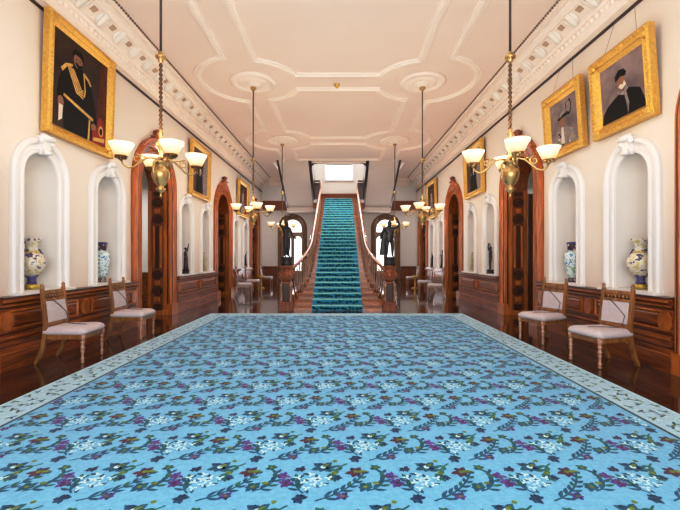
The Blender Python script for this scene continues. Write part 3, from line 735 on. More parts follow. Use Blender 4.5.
row = 0; y = YA+0.1
while y < YB+0.2:
    for i in range(-6, 7): sprig((i+(0.5 if row % 2 else 0))*PX-0.07, y, 1)
    y += PY; row += 1
# border sprigs
def bsprig(x, y, ang):
    x += random.uniform(-.03, .03); y += random.uniform(-.04, .04); ang = random.uniform(0, 6.28)
    for d in (0.5, 2.0, 3.6, 5.0): q(leafpoly(x, y, ang+d, 0.05, 0.011), (9, 1, 5, 4)[int(d) % 4], 0.0012+0.0001*d)
    q([(x+0.014*math.cos(i), y+0.014*math.sin(i)) for i in range(6)], random.choice((3, 6, 4)), 0.002)
y = CY0+0.2
while y < CY1-0.2:
    for s in (-1, 1):
        bsprig(s*(CW-0.09), y, y*3); bsprig(s*(CW-0.19), y+0.08, y*5); bsprig(s*(CW-0.29), y+0.03, y*7)
    y += 0.14
x = -CW+0.2
while x < CW-0.2: bsprig(x, CY1-0.09, x*3); bsprig(x+0.08, CY1-0.18, x*4); x += 0.17
cpo = mb.build('carpet', CP, norm=False); cpo.location.x = -0.035
tag(cpo, 'large blue floral carpet with a pale border covering the hall floor', 'carpet')

# ------------------------------------------------------------------ side chairs
def make_chair():
    root = empty('side_chair')
    W, D, SH = 0.25, 0.262, 0.36                                   # half width, half depth, seat rail top; faces +x locally
    mb = MB()
    def outline(e, n=6):
        pts = []
        for cx, cy, a0 in ((D-0.06, W-0.05, 0), (-D+0.03, W-0.065, PI/2), (-D+0.03, -W+0.065, PI), (D-0.06, -W+0.05, 1.5*PI)):
            r = 0.05 if cx > 0 else 0.03
            pts += [(cx+(r+e)*math.cos(a0+PI/2*i/n), cy+(r+e)*math.sin(a0+PI/2*i/n)) for i in range(n+1)]
        return pts
    rings = [(0.0, SH+0.0), (0.016, SH+0.02), (0.016, SH+0.045), (0.0, SH+0.066), (-0.04, SH+0.088), (-0.10, SH+0.096)]
    vs = []; o0 = outline(0); n = len(o0)
    for e, z in rings:
        pts = outline(e) if e > -0.01 else [(x*(1+e*3), y*(1+e*3)) for x, y in outline(0)]
        vs += [(x, y, z) for x, y in pts]
    fs = [(j*n+i, j*n+(i+1) % n, (j+1)*n+(i+1) % n, (j+1)*n+i) for j in range(len(rings)-1) for i in range(n)]
    fs += [tuple(range(n-1, -1, -1)), tuple((len(rings)-1)*n+i for i in range(n))]
    mb.add(vs, fs, 0, True); mb.build('seat', 'uphol', root)
    mb = MB(); pts = outline(-0.004); mb.prism(pts, SH-0.055, SH, lambda x, y, z: (x, y, z)); mb.build('seat_rail', 'chairwood', root)
    for s in (-1, 1):
        mb = MB(); mb.lathe([(0.013, 0), (0.020, 0.012), (0.022, 0.025), (0.014, 0.04), (0.024, 0.055), (0.024, 0.065), (0.014, 0.08), (0.017, 0.13), (0.025, 0.165), (0.016, 0.18), (0.028, 0.195), (0.028, 0.205), (0.016, 0.22), (0.023, 0.25), (0.028, 0.27), (0.016, 0.285), (0.030, 0.30), (0.030, SH)], (D-0.035, s*(W-0.03), 0), 12)
        mb.build('leg', 'chairleg', root)
        mb = MB()
        side = [(-0.365, 0), (-0.325, 0), (-0.275, 0.10), (-0.232, 0.22), (-0.21, 0.36), (-0.205, 0.50), (-0.255, 0.92), (-0.288, 0.92), (-0.25, 0.50), (-0.258, 0.36), (-0.28, 0.22), (-0.322, 0.10)]
        yc = s*(W-0.045); mb.prism(side, yc-0.022, yc+0.022, lambda x, z, y: (x, y, z))
        p = mb.build('back_post', 'chairwood', root, bevel=0.004)
        mb = MB(); mb.lathe([(0.02, 0.915), (0.027, 0.93), (0.016, 0.945), (0.024, 0.965), (0.015, 0.985), (0.004, 0.995)], (-0.27, yc, 0), 10); mb.build('finial', 'chairwood', p)
    bx = lambda z: -0.225-(z-0.50)*0.119
    def rail(z0, z1, t=0.014):
        mb = MB(); mb.prism([(bx(z0)-t, z0), (bx(z0)+t, z0), (bx(z1)+t, z1), (bx(z1)-t, z1)], -W+0.06, W-0.06, lambda x, z, y: (x, y, z)); return mb
    rail(0.865, 0.905).build('crest_rail', 'chairwood', root); rail(0.775, 0.805).build('spindle_rail', 'chairwood', root); rail(0.465, 0.50).build('lower_rail', 'chairwood', root)
    for i in range(6):
        y = -0.135+i*0.054; mb = MB(); z = 0.805
        mb.tube([(bx(z), y, z), (bx(z+0.02), y, z+0.02), (bx(z+0.035), y, z+0.035), (bx(z+0.06), y, z+0.06)], [0.007, 0.014, 0.014, 0.006], 6); mb.build('spindle', 'chairwood', root)
    mb = MB(); mb.prism([(bx(0.505)-0.012, 0.505), (bx(0.505)+0.024, 0.505), (bx(0.64)+0.03, 0.64), (bx(0.77)+0.024, 0.77), (bx(0.77)-0.012, 0.77)], -W+0.066, W-0.066, lambda x, z, y: (x, y, z))
    mb.build('back_panel', 'uphol', root, bevel=0.006)
    mb = MB(); pts = [(bx(0.80)+0.03, -0.09, 0.80), (bx(0.72)+0.032, 0.02, 0.72), (bx(0.60)+0.034, 0.155, 0.61), (bx(0.5)+0.05, 0.15, 0.50), (-0.16, 0.11, SH+0.10), (0.0, 0.02, SH+0.101), (0.15, -0.02, SH+0.10), (0.243, -0.03, SH+0.05), (0.243, -0.03, SH-0.02)]
    mb.tube(pts, 0.0045, 6); mb.build('cord', 'cord', root)
    return root
ch0 = make_chair()
CHG = 'upholstered side chairs along the walls'
chairs = [  # x, y, facing, label
    (-3.40, 5.20, 0.05, 'oak side chair with mauve-grey seat under the left niche nearest the viewer'),
    (-3.38, 6.64, 0.02, 'oak side chair beside the blue-white jar niche, left of the nearest left doorway'),
    (-3.24, 13.75, 0.25, 'distant upholstered chair on the left, in front of the second left doorway, first of three'),
    (-3.37, 15.7, 0.1, 'distant upholstered chair on the left, middle of three past the second doorway'),
    (-3.32, 18.3, 0.0, 'farthest chair on the left, near the back wall wainscot'),
    (3.30, 5.00, PI+0.22, 'oak side chair with mauve-grey seat under the right niche nearest the viewer'),
    (3.25, 6.33, PI+0.36, 'oak side chair beside the blue-white jar niche, right of the nearest right doorway'),
    (3.22, 13.3, PI-0.25, 'distant upholstered chair on the right, in front of the second right doorway, first of three'),
    (3.28, 15.2, PI-0.1, 'distant upholstered chair on the right, middle of three past the second doorway'),
    (3.34, 18.2, PI, 'farthest chair on the right, near the back wall wainscot')]
for i, (x, y, a, lab) in enumerate(chairs):
    o = ch0 if i == 0 else copy_tree(ch0)
    o.location = (x, y, 0.001); o.rotation_euler = (0, 0, a); tag(o, lab, 'chair', CHG)

# gilt stands standing between the farthest chairs
def stand():
    root = empty('gilt_stand'); mb = MB(); mb.lathe([(0.15, 0.48), (0.16, 0.50), (0.16, 0.53), (0.14, 0.54)], n=16); mb.build('top', 'gold', root)
    mb = MB(); mb.lathe([(0.05, 0.03), (0.03, 0.08), (0.045, 0.2), (0.03, 0.3), (0.05, 0.42), (0.09, 0.48)], n=12); mb.build('stem', 'gold', root)
    mb = MB(); mb.lathe([(0.14, 0), (0.15, 0.02), (0.10, 0.04), (0.05, 0.05)], n=16); mb.build('base', 'gold_dk', root)
    return root
st = stand(); st.location = (-3.28, 16.9, 0.001); tag(st, 'small gilt stand between the two farthest chairs on the left', 'stand', 'gilt stands')
s2 = copy_tree(st); s2.location = (3.22, 16.9, 0.001); tag(s2, 'small gilt stand between the two farthest chairs on the right', 'stand', 'gilt stands')

# ------------------------------------------------------------------ vases
def urn_vase(s):                                                   # footed vase with side scroll handles
    root = empty('porcelain_vase'); mb = MB()
    mb.lathe([(0.085, 0.0), (0.088, 0.05), (0.06, 0.07)], n=20); mb.build('foot', 'vase_gold', root)
    mb = MB(); mb.lathe([(0.058, 0.07), (0.048, 0.11), (0.05, 0.15), (0.075, 0.175)], n=20); mb.build('stem', 'vase_navy', root)
    mb = MB(); mb.lathe([(0.07, 0.175), (0.12, 0.225), (0.155, 0.31), (0.155, 0.39), (0.125, 0.455), (0.08, 0.495)], n=24); mb.build('body', 'vase_cream', root)
    mb = MB(); mb.lathe([(0.085, 0.49), (0.068, 0.53), (0.07, 0.58), (0.10, 0.64), (0.115, 0.67), (0.105, 0.675), (0.06, 0.62)], n=24); mb.build('neck', 'vase_cream', root)
    mb = MB(); mb.lathe([(0.086, 0.485), (0.092, 0.495), (0.08, 0.505)], n=20); mb.build('collar', 'vase_gold', root)
    for d in (-1, 1):
        mb = MB(); mb.tube([(0, d*0.07, 0.52), (0, d*0.13, 0.525), (0, d*0.175, 0.47), (0, d*0.178, 0.40), (0, d*0.155, 0.35)], [0.014, 0.016, 0.018, 0.016, 0.012], 8); mb.build('handle', 'vase_navy', root)
    return root
def jar_vase():
    root = empty('porcelain_jar'); mb = MB()
    mb.lathe([(0.085, 0), (0.09, 0.03), (0.085, 0.07)], n=22); mb.build('foot', 'vase_band', root)
    mb = MB(); mb.lathe([(0.085, 0.07), (0.115, 0.16), (0.142, 0.32), (0.146, 0.42), (0.13, 0.50), (0.095, 0.54)], n=24); mb.build('body', 'vase_blue', root)
    mb = MB(); mb.lathe([(0.093, 0.54), (0.095, 0.55), (0.098, 0.60), (0.10, 0.645)], n=22); mb.build('neck', 'vase_band', root)
    mb = MB(); mb.lathe([(0.10, 0.645), (0.11, 0.66), (0.11, 0.68), (0.095, 0.685), (0.08, 0.64)], n=22); mb.build('rim', 'vase_navy', root)
    return root
u0 = urn_vase(1); j0 = jar_vase()
NX = HW+0.115
u0.location = (-NX, 5.34, NB+0.002); tag(u0, 'cream vase with dark floral painting and handles in the nearest left niche', 'vase', 'porcelain vases in the niches')
u1 = copy_tree(u0); u1.location = (NX, 5.34, NB+0.002); u1.rotation_euler = (0, 0, PI); tag(u1, 'cream vase with dark floral painting and handles in the nearest right niche', 'vase', 'porcelain vases in the niches')
j0.location = (-NX, 6.87, NB+0.002); tag(j0, 'blue-white shouldered jar with dark bands in the second left niche', 'vase', 'porcelain vases in the niches')
j1 = copy_tree(j0); j1.location = (NX, 6.87, NB+0.002); j1.rotation_euler = (0, 0, PI*0.8); tag(j1, 'blue-white shouldered jar with dark bands in the second right niche', 'vase', 'porcelain vases in the niches')

# ------------------------------------------------------------------ statues (one continuous skinned body each)
def figure_mesh(H, J, E, R, extra=None, root='pelvis'):
    names = list(J); me = bpy.data.meshes.new('body')
    me.from_pydata([tuple(c*H for c in J[n]) for n in names], [(names.index(a), names.index(b)) for a, b in E], [])
    o = bpy.data.objects.new('body', me); COL.objects.link(o)
    sk = o.modifiers.new('skin', 'SKIN'); sk.use_smooth_shade = True
    for i, n in enumerate(names):
        d = me.skin_vertices[0].data[i]; r = R[n]*H; d.radius = (r, r); d.use_root = (n == root)
    ss = o.modifiers.new('sub', 'SUBSURF'); ss.levels = 2; ss.render_levels = 2
    dg = bpy.context.evaluated_depsgraph_get(); dg.update()
    m2 = bpy.data.meshes.new_from_object(o.evaluated_get(dg)); bpy.data.objects.remove(o); return m2
BE = [('pelvis', 'waist'), ('waist', 'chest'), ('chest', 'neck'), ('neck', 'head'), ('head', 'crown'),
      ('chest', 'shL'), ('shL', 'elL'), ('elL', 'haL'), ('haL', 'tiL'), ('chest', 'shR'), ('shR', 'elR'), ('elR', 'haR'), ('haR', 'tiR'),
      ('pelvis', 'hiL'), ('hiL', 'knL'), ('knL', 'anL'), ('anL', 'toL'), ('pelvis', 'hiR'), ('hiR', 'knR'), ('knR', 'anR'), ('anR', 'toR')]
BR = dict(pelvis=.075, waist=.066, chest=.082, neck=.032, head=.052, crown=.045, shL=.04, elL=.028, haL=.022, tiL=.014, shR=.04, elR=.028, haR=.022, tiR=.014,
          hiL=.058, knL=.04, anL=.025, toL=.018, hiR=.058, knR=.04, anR=.025, toR=.018)
def joints(elL, haL, elR, haR, sway=0.0, step=0.03):
    J = dict(pelvis=(sway, 0, .52), waist=(sway*.5, 0, .62), chest=(0, 0, .73), neck=(0, 0, .83), head=(0, -.01, .895), crown=(0, 0, .95),
             shL=(.095, 0, .785), elL=elL, haL=haL, shR=(-.095, 0, .785), elR=elR, haR=haR,
             hiL=(.05+sway, 0, .49), knL=(.06+sway*.6, -step, .27), anL=(.065, 0, .05), toL=(.08, -.07, .022), hiR=(-.05+sway, 0, .49), knR=(-.055+sway*.6, -.01, .27), anR=(-.06, .02, .05), toR=(-.075, -.05, .022))
    for k in 'LR':
        e, h = Vector(J['el'+k]), Vector(J['ha'+k]); J['ti'+k] = tuple(h+(h-e).normalized()*0.055)
    return J
POSES = {'raised': joints((.22, -.02, .87), (.17, -.04, 1.02), (-.17, .02, .65), (-.20, -.07, .53), 0.0, 0.05),
         'lifted': joints((.13, -.04, .93), (.06, -.04, 1.08), (-.13, -.04, .93), (-.06, -.05, 1.08), 0.02),
         'draped': joints((.13, 0, .63), (.08, -.1, .56), (-.13, 0, .63), (-.07, -.1, .66), 0.03),
         'torch': joints((.15, -.02, .90), (.16, -.05, 1.09), (-.13, .02, .63), (-.12, -.06, .52), 0.02)}
MESH = {k: figure_mesh(1.0, v, BE, BR) for k, v in POSES.items()}
def statue(name, pose, H, mat, base, loc, rz, extras, label, group, mirror=1, wide=1.0):
    root = empty(name, loc, rz); tag(root, label, 'statue', group)
    me = MESH[pose].copy(); me.materials.clear(); me.materials.append(M[mat])
    b = bpy.data.objects.new('body', me); COL.objects.link(b); b.parent = root; b.scale = (H*mirror*wide, H*wide, H); b.location = (0, 0, base)
    mb = MB(); bw = 0.14*H/0.9
    mb.lathe([(bw, 0), (bw*1.05, base*0.25), (bw*0.85, base*0.4), (bw*0.85, base*0.75), (bw, base*0.85), (bw, base+0.012*H)], n=16); mb.build('base', mat, root)
    X = lambda p: (p[0]*H*mirror*wide, p[1]*H*wide, p[2]*H+base)
    if 'drape' in extras:
        mb = MB(); mb.lathe([(0.115*H, 0.0), (0.10*H, 0.15*H), (0.085*H, 0.35*H), (0.085*H, 0.5*H), (0.07*H, 0.6*H)], (0, 0, base), 14); mb.build('robe', mat, root)
    if 'kilt' in extras:
        mb = MB(); mb.lathe([(0.108*H, 0.40*H), (0.092*H, 0.49*H), (0.072*H, 0.60*H)], (0, 0, base), 14); mb.build('kilt', mat, root)
    if 'cloak' in extras:
        mb = MB(); rows = []
        for i in range(7):
            t = i/6; w = 0.07+0.02*t; rows.append([X((-0.07+u*w-0.05*t, 0.065+0.03*math.cos(u*6)+0.03*t, 0.80-0.74*t)) for u in (-1, -.5, 0, .5, 1)])
        vs = [p for r in rows for p in r]; vs2 = [(x, y+0.02*H, z) for x, y, z in vs]
        fs = [(r*5+c, r*5+c+1, r*5+c+6, r*5+c+5) for r in range(6) for c in range(4)]
        n = len(vs); mb.add(vs+vs2, fs+[tuple(n+i for i in f[::-1]) for f in fs], 0, True); mb.build('cloak', mat, root)
    if 'helmet' in extras:
        mb = MB(); mb.lathe([(0.058*H, 0.91*H), (0.056*H, 0.945*H), (0.03*H, 0.98*H), (0.003, 0.99*H)], (0, 0, base), 12)
        mb.tube([X((0, -.05, .97)), X((0, -.02, 1.01)), X((0, .04, .99)), X((0, .075, .93))], 0.014*H, 6); mb.build('helmet', mat, root)
    if 'hair' in extras:
        mb = MB(); mb.sphere(X((0, .012, .925)), 0.055*H, 8); mb.sphere(X((0, .06, .92)), 0.026*H, 8); mb.build('hair', mat, root)
    if 'staff' in extras:
        mb = MB(); mb.tube([X((-.155, -.09, .02)), X((-.15, -.10, .55)), X((-.14, -.11, 0.80))], 0.012*H, 6); mb.build('staff', mat, root)
    if 'branch' in extras:
        mb = MB(); mb.tube([X((.16, -.05, 1.05)), X((.08, -.05, 1.12)), X((-.02, -.05, 1.11)), X((-.09, -.04, 1.04))], [0.014*H, 0.016*H, 0.016*H, 0.01*H], 6); mb.build('branch', mat, root)
    return root
NG = 'bronze figures on the newel posts'
statue('bronze_statue', 'raised', 0.92, 'bronze', 0.20, (1.28, Y0, 1.122), 0.0, ('kilt', 'cloak', 'helmet', 'branch'), 'dark bronze warrior with arm raised overhead on the right newel post', NG, 1, 1.22)
statue('bronze_statue', 'raised', 0.92, 'bronze', 0.20, (-1.28, Y0, 1.122), 0.9, ('kilt', 'cloak', 'helmet', 'branch'), 'dark bronze warrior with arm raised overhead on the left newel post', NG, -1, 1.22)
SG = 'small statues in the far niches'
SXL = HW+0.10
for x, y, pose, H, mat, ex, lab, rz in (
    (-SXL+0.12, 10.33, 'torch', 0.60, 'bronze', ('drape', 'hair'), 'slender dark bronze figure with one arm raised in the third left niche', PI/2),
    (SXL-0.12, 10.33, 'lifted', 0.62, 'bronze', ('hair',), 'dark bronze figure with both arms raised in the third right niche', -PI/2),
    (-SXL+0.08, 11.87, 'draped', 0.50, 'palebronze', ('drape', 'hair'), 'pale ochre robed figurine in the fourth left niche', PI/2),
    (SXL-0.08, 11.87, 'draped', 0.50, 'palebronze', ('drape', 'hair'), 'pale ochre robed figurine in the fourth right niche', -PI/2),
    (-SXL+0.08, 15.33, 'draped', 0.55, 'silverstone', ('drape', 'hair'), 'pale grey robed figurine in the fifth left niche', PI/2),
    (SXL-0.08, 15.33, 'draped', 0.62, 'bronze', ('drape', 'hair', 'cloak'), 'dark robed bronze figure in the fifth right niche', -PI/2),
    (-SXL+0.12, 16.87, 'torch', 0.50, 'bronze', ('drape', 'cloak'), 'dark cloaked bronze figure with raised arm in the farthest left niche', PI/2),
    (SXL-0.12, 16.87, 'torch', 0.50, 'bronze', ('drape', 'cloak'), 'dark cloaked bronze figure with raised arm in the farthest right niche', -PI/2)):
    statue('niche_statue', pose, H, mat, 0.09, (x, y, NB+0.002), rz, ex, lab, SG)

# ------------------------------------------------------------------ framed portraits
def portrait(s, yc, w, z0, z1, fw, bg, kind, label, tilt=0.05, wires=True):
    """leans out from the wall at the top; local u runs along the wall, v up, h toward the room"""
    h = z1-z0; root = empty('framed_portrait', (s*(HW-0.02), yc, z0)); tag(root, label, 'painting', 'gilt framed portraits under the picture rail')
    T = lambda u, v, d: (-s*(d+v*tilt), -s*u, v)          # u to the viewer's right when facing the picture
    a, b = -w/2, w/2
    mb = MB()
    mb.sweep2([(a, 0), (b, 0), (b, h), (a, h)], [(0, 0), (0, 0.085), (0.03, 0.10), (fw*0.35, 0.085), (fw*0.55, 0.055), (fw*0.72, 0.075), (fw*0.86, 0.05), (fw, 0.03), (fw, 0)], T, closed=True)
                                                        # beaded ornament along the frame
    n = int(w/0.055)
    for i in range(n):
        for v in (0.05*fw/0.17, h-0.05*fw/0.17): mb.sphere(T(a+(i+.5)*w/n, v, 0.092), 0.018, 5)
    n = int(h/0.055)
    for i in range(n):
        for u in (a+0.05*fw/0.17, b-0.05*fw/0.17): mb.sphere(T(u, (i+.5)*h/n, 0.092), 0.018, 5)
    for u in (a+fw*.5, b-fw*.5):
        for v in (fw*.5, h-fw*.5): mb.sphere(T(u, v, 0.075), fw*0.34, 8, 0, (0.6, 1, 1))
    mb.build('frame', 'gold', root)
    mb = MB(); mats = [bg, 'black', 'skin', 'white', 'red', 'pgold', 'pgrey', 'maroon']
    ca, cb, c0, c1 = a+fw*.95, b-fw*.95, fw*.95, h-fw*.95; cw, ch = cb-ca, c1-c0
    mb.add([T(ca, c0, 0.03), T(cb, c0, 0.03), T(cb, c1, 0.03), T(ca, c1, 0.03)], [(0, 1, 2, 3)], 0)
    lay = [0.0315]
    def poly(pts, m):
        lay[0] += 0.0004
        pts = [(min(1, max(0, p)), min(1, max(0, q_))) for p, q_ in pts]
        mb.add([T(ca+p*cw, c0+q_*ch, lay[0]) for p, q_ in pts], [tuple(range(len(pts)))], m)
    def ell(x, y, rx, ry, m, n=14): poly([(x+rx*math.cos(2*PI*i/n), y+ry*math.sin(2*PI*i/n)) for i in range(n)], m)
    if kind == 'officer':                                            # three-quarter standing figure in dark uniform
        poly([(.78, 0), (1, 0), (1, 1), (.86, 1), (.80, .5)], 7)
        poly([(.20, 0), (.17, .28), (.07, .33), (.10, .50), (.17, .66), (.30, .735), (.46, .75), (.60, .70), (.68, .58), (.77, .36), (.80, .24), (.70, .16), (.66, 0)], 1)
        ell(.41, .80, .082, .078, 2); poly([(.31, .80), (.31, .87), (.36, .92), (.46, .925), (.51, .88), (.51, .83), (.44, .86), (.35, .86)], 1); poly([(.36, .765), (.42, .715), (.49, .755), (.485, .79), (.43, .765), (.38, .785)], 1)
        ell(.385, .815, .010, .007, 1, 8); ell(.445, .812, .010, .007, 1, 8)
        poly([(.12, .62), (.20, .70), (.31, .735), (.32, .71), (.22, .67), (.15, .59)], 5); poly([(.52, .725), (.62, .685), (.67, .63), (.64, .62), (.58, .665), (.51, .695)], 5)
        for a in range(4): poly([(.22+.03*a, .69), (.245+.03*a, .69), (.40+.03*a, .47+.015*a), (.52, .44+.03*a), (.52, .425+.03*a), (.385+.03*a, .45+.015*a)], 5)
        poly([(.50, .72), (.525, .72), (.56, .52), (.54, .45), (.52, .46), (.535, .53)], 5)
        poly([(.17, .345), (.18, .375), (.44, .325), (.72, .27), (.715, .235), (.43, .29)], 5)
        poly([(.63, .24), (.665, .24), (.65, 0), (.615, 0)], 5); ell(.13, .27, .05, .06, 2); poly([(.10, .24), (.17, .24), (.16, .10), (.10, .06)], 3); ell(.73, .17, .055, .05, 2)
        poly([(.70, 0), (.70, .13), (.80, .17), (.80, .26), (.86, .34), (.94, .31), (.97, .20), (.97, 0)], 4); ell(.88, .17, .05, .065, 5); ell(.88, .165, .032, .042, 1); poly([(.72, .02), (.72, .06), (.96, .10), (.96, .05)], 5)
    elif kind == 'cloaked':                                          # bust in a soft cap and dark cloak
        poly([(0, 0), (.04, .18), (.16, .30), (.34, .38), (.50, .44), (.62, .46), (.78, .40), (.90, .34), (.96, .18), (1, .05), (1, 0)], 1)
        ell(.50, .60, .095, .13, 2); poly([(.38, .64), (.37, .74), (.46, .82), (.58, .80), (.64, .72), (.60, .67), (.50, .70)], 1); poly([(.44, .53), (.52, .47), (.62, .52), (.58, .60), (.54, .55), (.48, .57)], 3)
        poly([(.40, .48), (.55, .43), (.62, .50), (.66, .44), (.55, .36), (.42, .42)], 6); poly([(.55, .42), (.60, .44), (.66, .2), (.62, .0), (.60, .2)], 6)
    elif kind == 'plumed':                                           # bust in an embroidered coat with a plumed hat
        poly([(.05, 0), (.10, .22), (.28, .34), (.46, .40), (.64, .36), (.84, .26), (.92, 0)], 6)
        ell(.46, .50, .10, .13, 2); poly([(.28, .60), (.36, .64), (.56, .70), (.68, .62), (.60, .60), (.46, .60), (.34, .57)], 1); poly([(.36, .62), (.40, .70), (.50, .74), (.58, .68)], 6)
        ell(.70, .76, .10, .17, 1); ell(.71, .76, .065, .12, 0); poly([(.60, .66), (.66, .92), (.74, .95), (.70, .85), (.66, .70)], 6); ell(.24, .68, .07, .05, 6)
        for i in range(14): ell(.20+.6*random.random(), .03+.26*random.random(), .03, .025, random.choice((5, 3, 1)))
        poly([(.42, .40), (.50, .40), (.52, .05), (.40, .05)], 3)
    else:                                                            # full length standing figure
        poly([(.62, 0), (1, 0), (1, 1), (.74, 1)], 4 if kind == 'lady' else 6)
        body = 6 if kind == 'lady' else 1
        poly([(.22, .0), (.30, .45), (.34, .66), (.42, .74), (.54, .74), (.62, .66), (.62, .45), (.72, .0)], body)
        ell(.48, .81, .07, .065, 2); poly([(.41, .83), (.44, .90), (.53, .90), (.56, .83), (.48, .86)], 1)
        poly([(.40, .72), (.44, .73), (.60, .48), (.57, .45)], 5); ell(.32, .44, .035, .04, 2); ell(.64, .44, .035, .04, 2)
        poly([(.44, .70), (.52, .70), (.50, .40), (.46, .40)], 3)
    mb.build('canvas', mats, root, norm=False)
    if wires:
        for u in (-w*.28, w*.28):
            mb = MB(); t0 = T(u, h, 0.02); mb.tube([(t0[0], t0[1], h-0.01), (-s*0.025, -s*u*0.55, 4.64-z0)], 0.002, 5)
            if 4.64-z0 > h+0.03: mb.build('hanging_wire', 'iron', root)
    return root
portrait(-1, 6.09, 1.56, 3.01, 4.66, 0.155, 'bg_dark', 'officer', 'huge gilt framed portrait of a standing officer in dark uniform on the left wall', 0.03, False)
portrait(1, 5.42, 1.17, 3.06, 4.18, 0.175, 'bg_grey', 'cloaked', 'gilt framed portrait of a person in dark cap and cloak, nearest on the right wall', 0.07)
portrait(1, 6.815, 1.15, 3.07, 4.19, 0.17, 'bg_grey', 'plumed', 'gilt framed portrait of a person in a plumed hat on the right wall', 0.07)
portrait(-1, 11.25, 1.50, 2.98, 4.46, 0.15, 'bg_mid', 'standing', 'gilt framed full length portrait on the left wall between two doorways', 0.03)
portrait(1, 11.45, 1.55, 3.08, 4.52, 0.16, 'bg_mid', 'standing', 'gilt framed full length portrait on the right wall between two doorways', 0.03)
portrait(-1, 16.2, 1.60, 2.94, 4.38, 0.16, 'bg_mid', 'lady', 'gilt framed portrait farthest along the left wall, past the second doorway', 0.03)
portrait(1, 16.7, 1.60, 2.94, 4.50, 0.16, 'bg_mid', 'lady', 'gilt framed portrait farthest along the right wall, past the second doorway', 0.03)

# ------------------------------------------------------------------ chandeliers
RA = 0.39
def make_chandelier():
    root = empty('chandelier')
    mb = MB(); mb.lathe([(0.06, TOPZ-0.13), (0.07, TOPZ-0.15), (0.04, TOPZ-0.19), (0.015, TOPZ-0.22)], n=16); mb.build('ceiling_cap', 'brass', root)
    mb = MB(); mb.lathe([(0.013, 3.55), (0.013, TOPZ-0.2)], n=8); mb.build('rod', 'iron', root)
    mb = MB(); mb.lathe([(0.012, 3.47), (0.03, 3.49), (0.022, 3.51), (0.055, 3.525), (0.06, 3.545), (0.03, 3.56), (0.03, 3.585), (0.012, 3.60)], n=16); mb.build('coupling', 'brass', root)
    mb = MB(); z = 3.47; i = 0
    prof = []
    while z > 2.74: prof += [(0.010, z), (0.021, z-0.018), (0.021, z-0.032), (0.010, z-0.05)]; z -= 0.05
    mb.lathe(prof[::-1], n=8); mb.build('chain', 'chain', root)
    mb = MB(); mb.lathe([(0.02, 2.36), (0.03, 2.40), (0.018, 2.46), (0.025, 2.52), (0.05, 2.55), (0.055, 2.58), (0.03, 2.61), (0.02, 2.66), (0.035, 2.69), (0.02, 2.72), (0.012, 2.76)], n=14); mb.build('stem', 'brass', root)
    mb = MB(); mb.lathe([(0.005, 1.985), (0.014, 2.00), (0.014, 2.015), (0.007, 2.03), (0.02, 2.045), (0.04, 2.06), (0.055, 2.085), (0.03, 2.10), (0.035, 2.115), (0.065, 2.15), (0.092, 2.21), (0.098, 2.255), (0.08, 2.295), (0.045, 2.325), (0.045, 2.345), (0.075, 2.365), (0.08, 2.38), (0.045, 2.39), (0.035, 2.43), (0.02, 2.44)], n=20)
    ur = mb.build('urn', 'brass', root)
    for k in range(2):
        a = k*PI+PI/4; c, s_ = math.cos(a), math.sin(a); mb = MB()
        mb.tube([(c*r, s_*r, z) for r, z in ((.07, 2.355), (.11, 2.37), (.145, 2.34), (.15, 2.28), (.135, 2.21), (.10, 2.16), (.06, 2.14))], 0.010, 6); mb.build('handle', 'brass', ur)
    for k in range(4):
        a = k*PI/2; c, s_ = math.cos(a), math.sin(a); P = lambda r, z: (c*r, s_*r, z)
        mb = MB(); pts = [P(0.03, 2.40), P(0.09, 2.415), P(0.15, 2.40), P(0.21, 2.345), P(0.27, 2.29), P(0.325, 2.272), P(0.37, 2.30), P(RA, 2.345)]
        mb.tube(pts, 0.011, 8); ar = mb.build('arm', 'brass', root)
        mb = MB(); pts = [P(0.245+0.05*(1-i/26)*math.cos(1.2+i*0.42), 2.385+0.05*(1-i/26)*math.sin(1.2+i*0.42)) for i in range(20)]
        mb.tube([P(0.13, 2.405)]+pts, 0.008, 6); mb.build('scroll', 'brass', ar)
        mb = MB(); mb.lathe([(0.010, 2.335), (0.02, 2.345), (0.026, 2.36), (0.020, 2.375), (0.060, 2.379), (0.064, 2.386), (0.05, 2.39)], P(RA, 0)[:2]+(0,), 16)
        for q_ in range(5): mb.sphere((P(RA, 0)[0]+0.05*math.cos(q_*1.257), P(RA, 0)[1]+0.05*math.sin(q_*1.257), 2.368), 0.014, 6); mb.build('gallery', 'brass', ar)
        mb = MB()
        mb.lathe([(0.052, 2.386), (0.064, 2.392), (0.082, 2.43), (0.102, 2.474), (0.123, 2.518), (0.119, 2.519), (0.098, 2.476), (0.078, 2.433), (0.05, 2.398)], P(RA, 0)[:2]+(0,), 24); sh = mb.build('shade', 'shade', root)
        mb = MB(); mb.lathe([(0.01, 2.40), (0.026, 2.42), (0.028, 2.445), (0.012, 2.47)], P(RA, 0)[:2]+(0,), 10); mb.build('bulb', 'bulb', sh)
    return root
CG = 'brass four-arm chandeliers'
c0 = make_chandelier()
chs = [(-CX, 4.42, 219, 'brass four-light chandelier nearest on the left, before the big officer portrait'), (CX, 4.42, -13, 'brass four-light chandelier nearest on the right, before the first right doorway'),
       (-CX, 9.13, 205, 'middle left brass chandelier, before the third left doorway'), (CX, 9.13, -22, 'middle right brass chandelier, before the third right doorway'),
       (-CX, 13.72, 200, 'farthest left brass chandelier, before the arched window left of the stairs'), (CX, 13.72, -18, 'farthest right brass chandelier, before the arched window right of the stairs')]
WARM = (1.0, 0.76, 0.54)
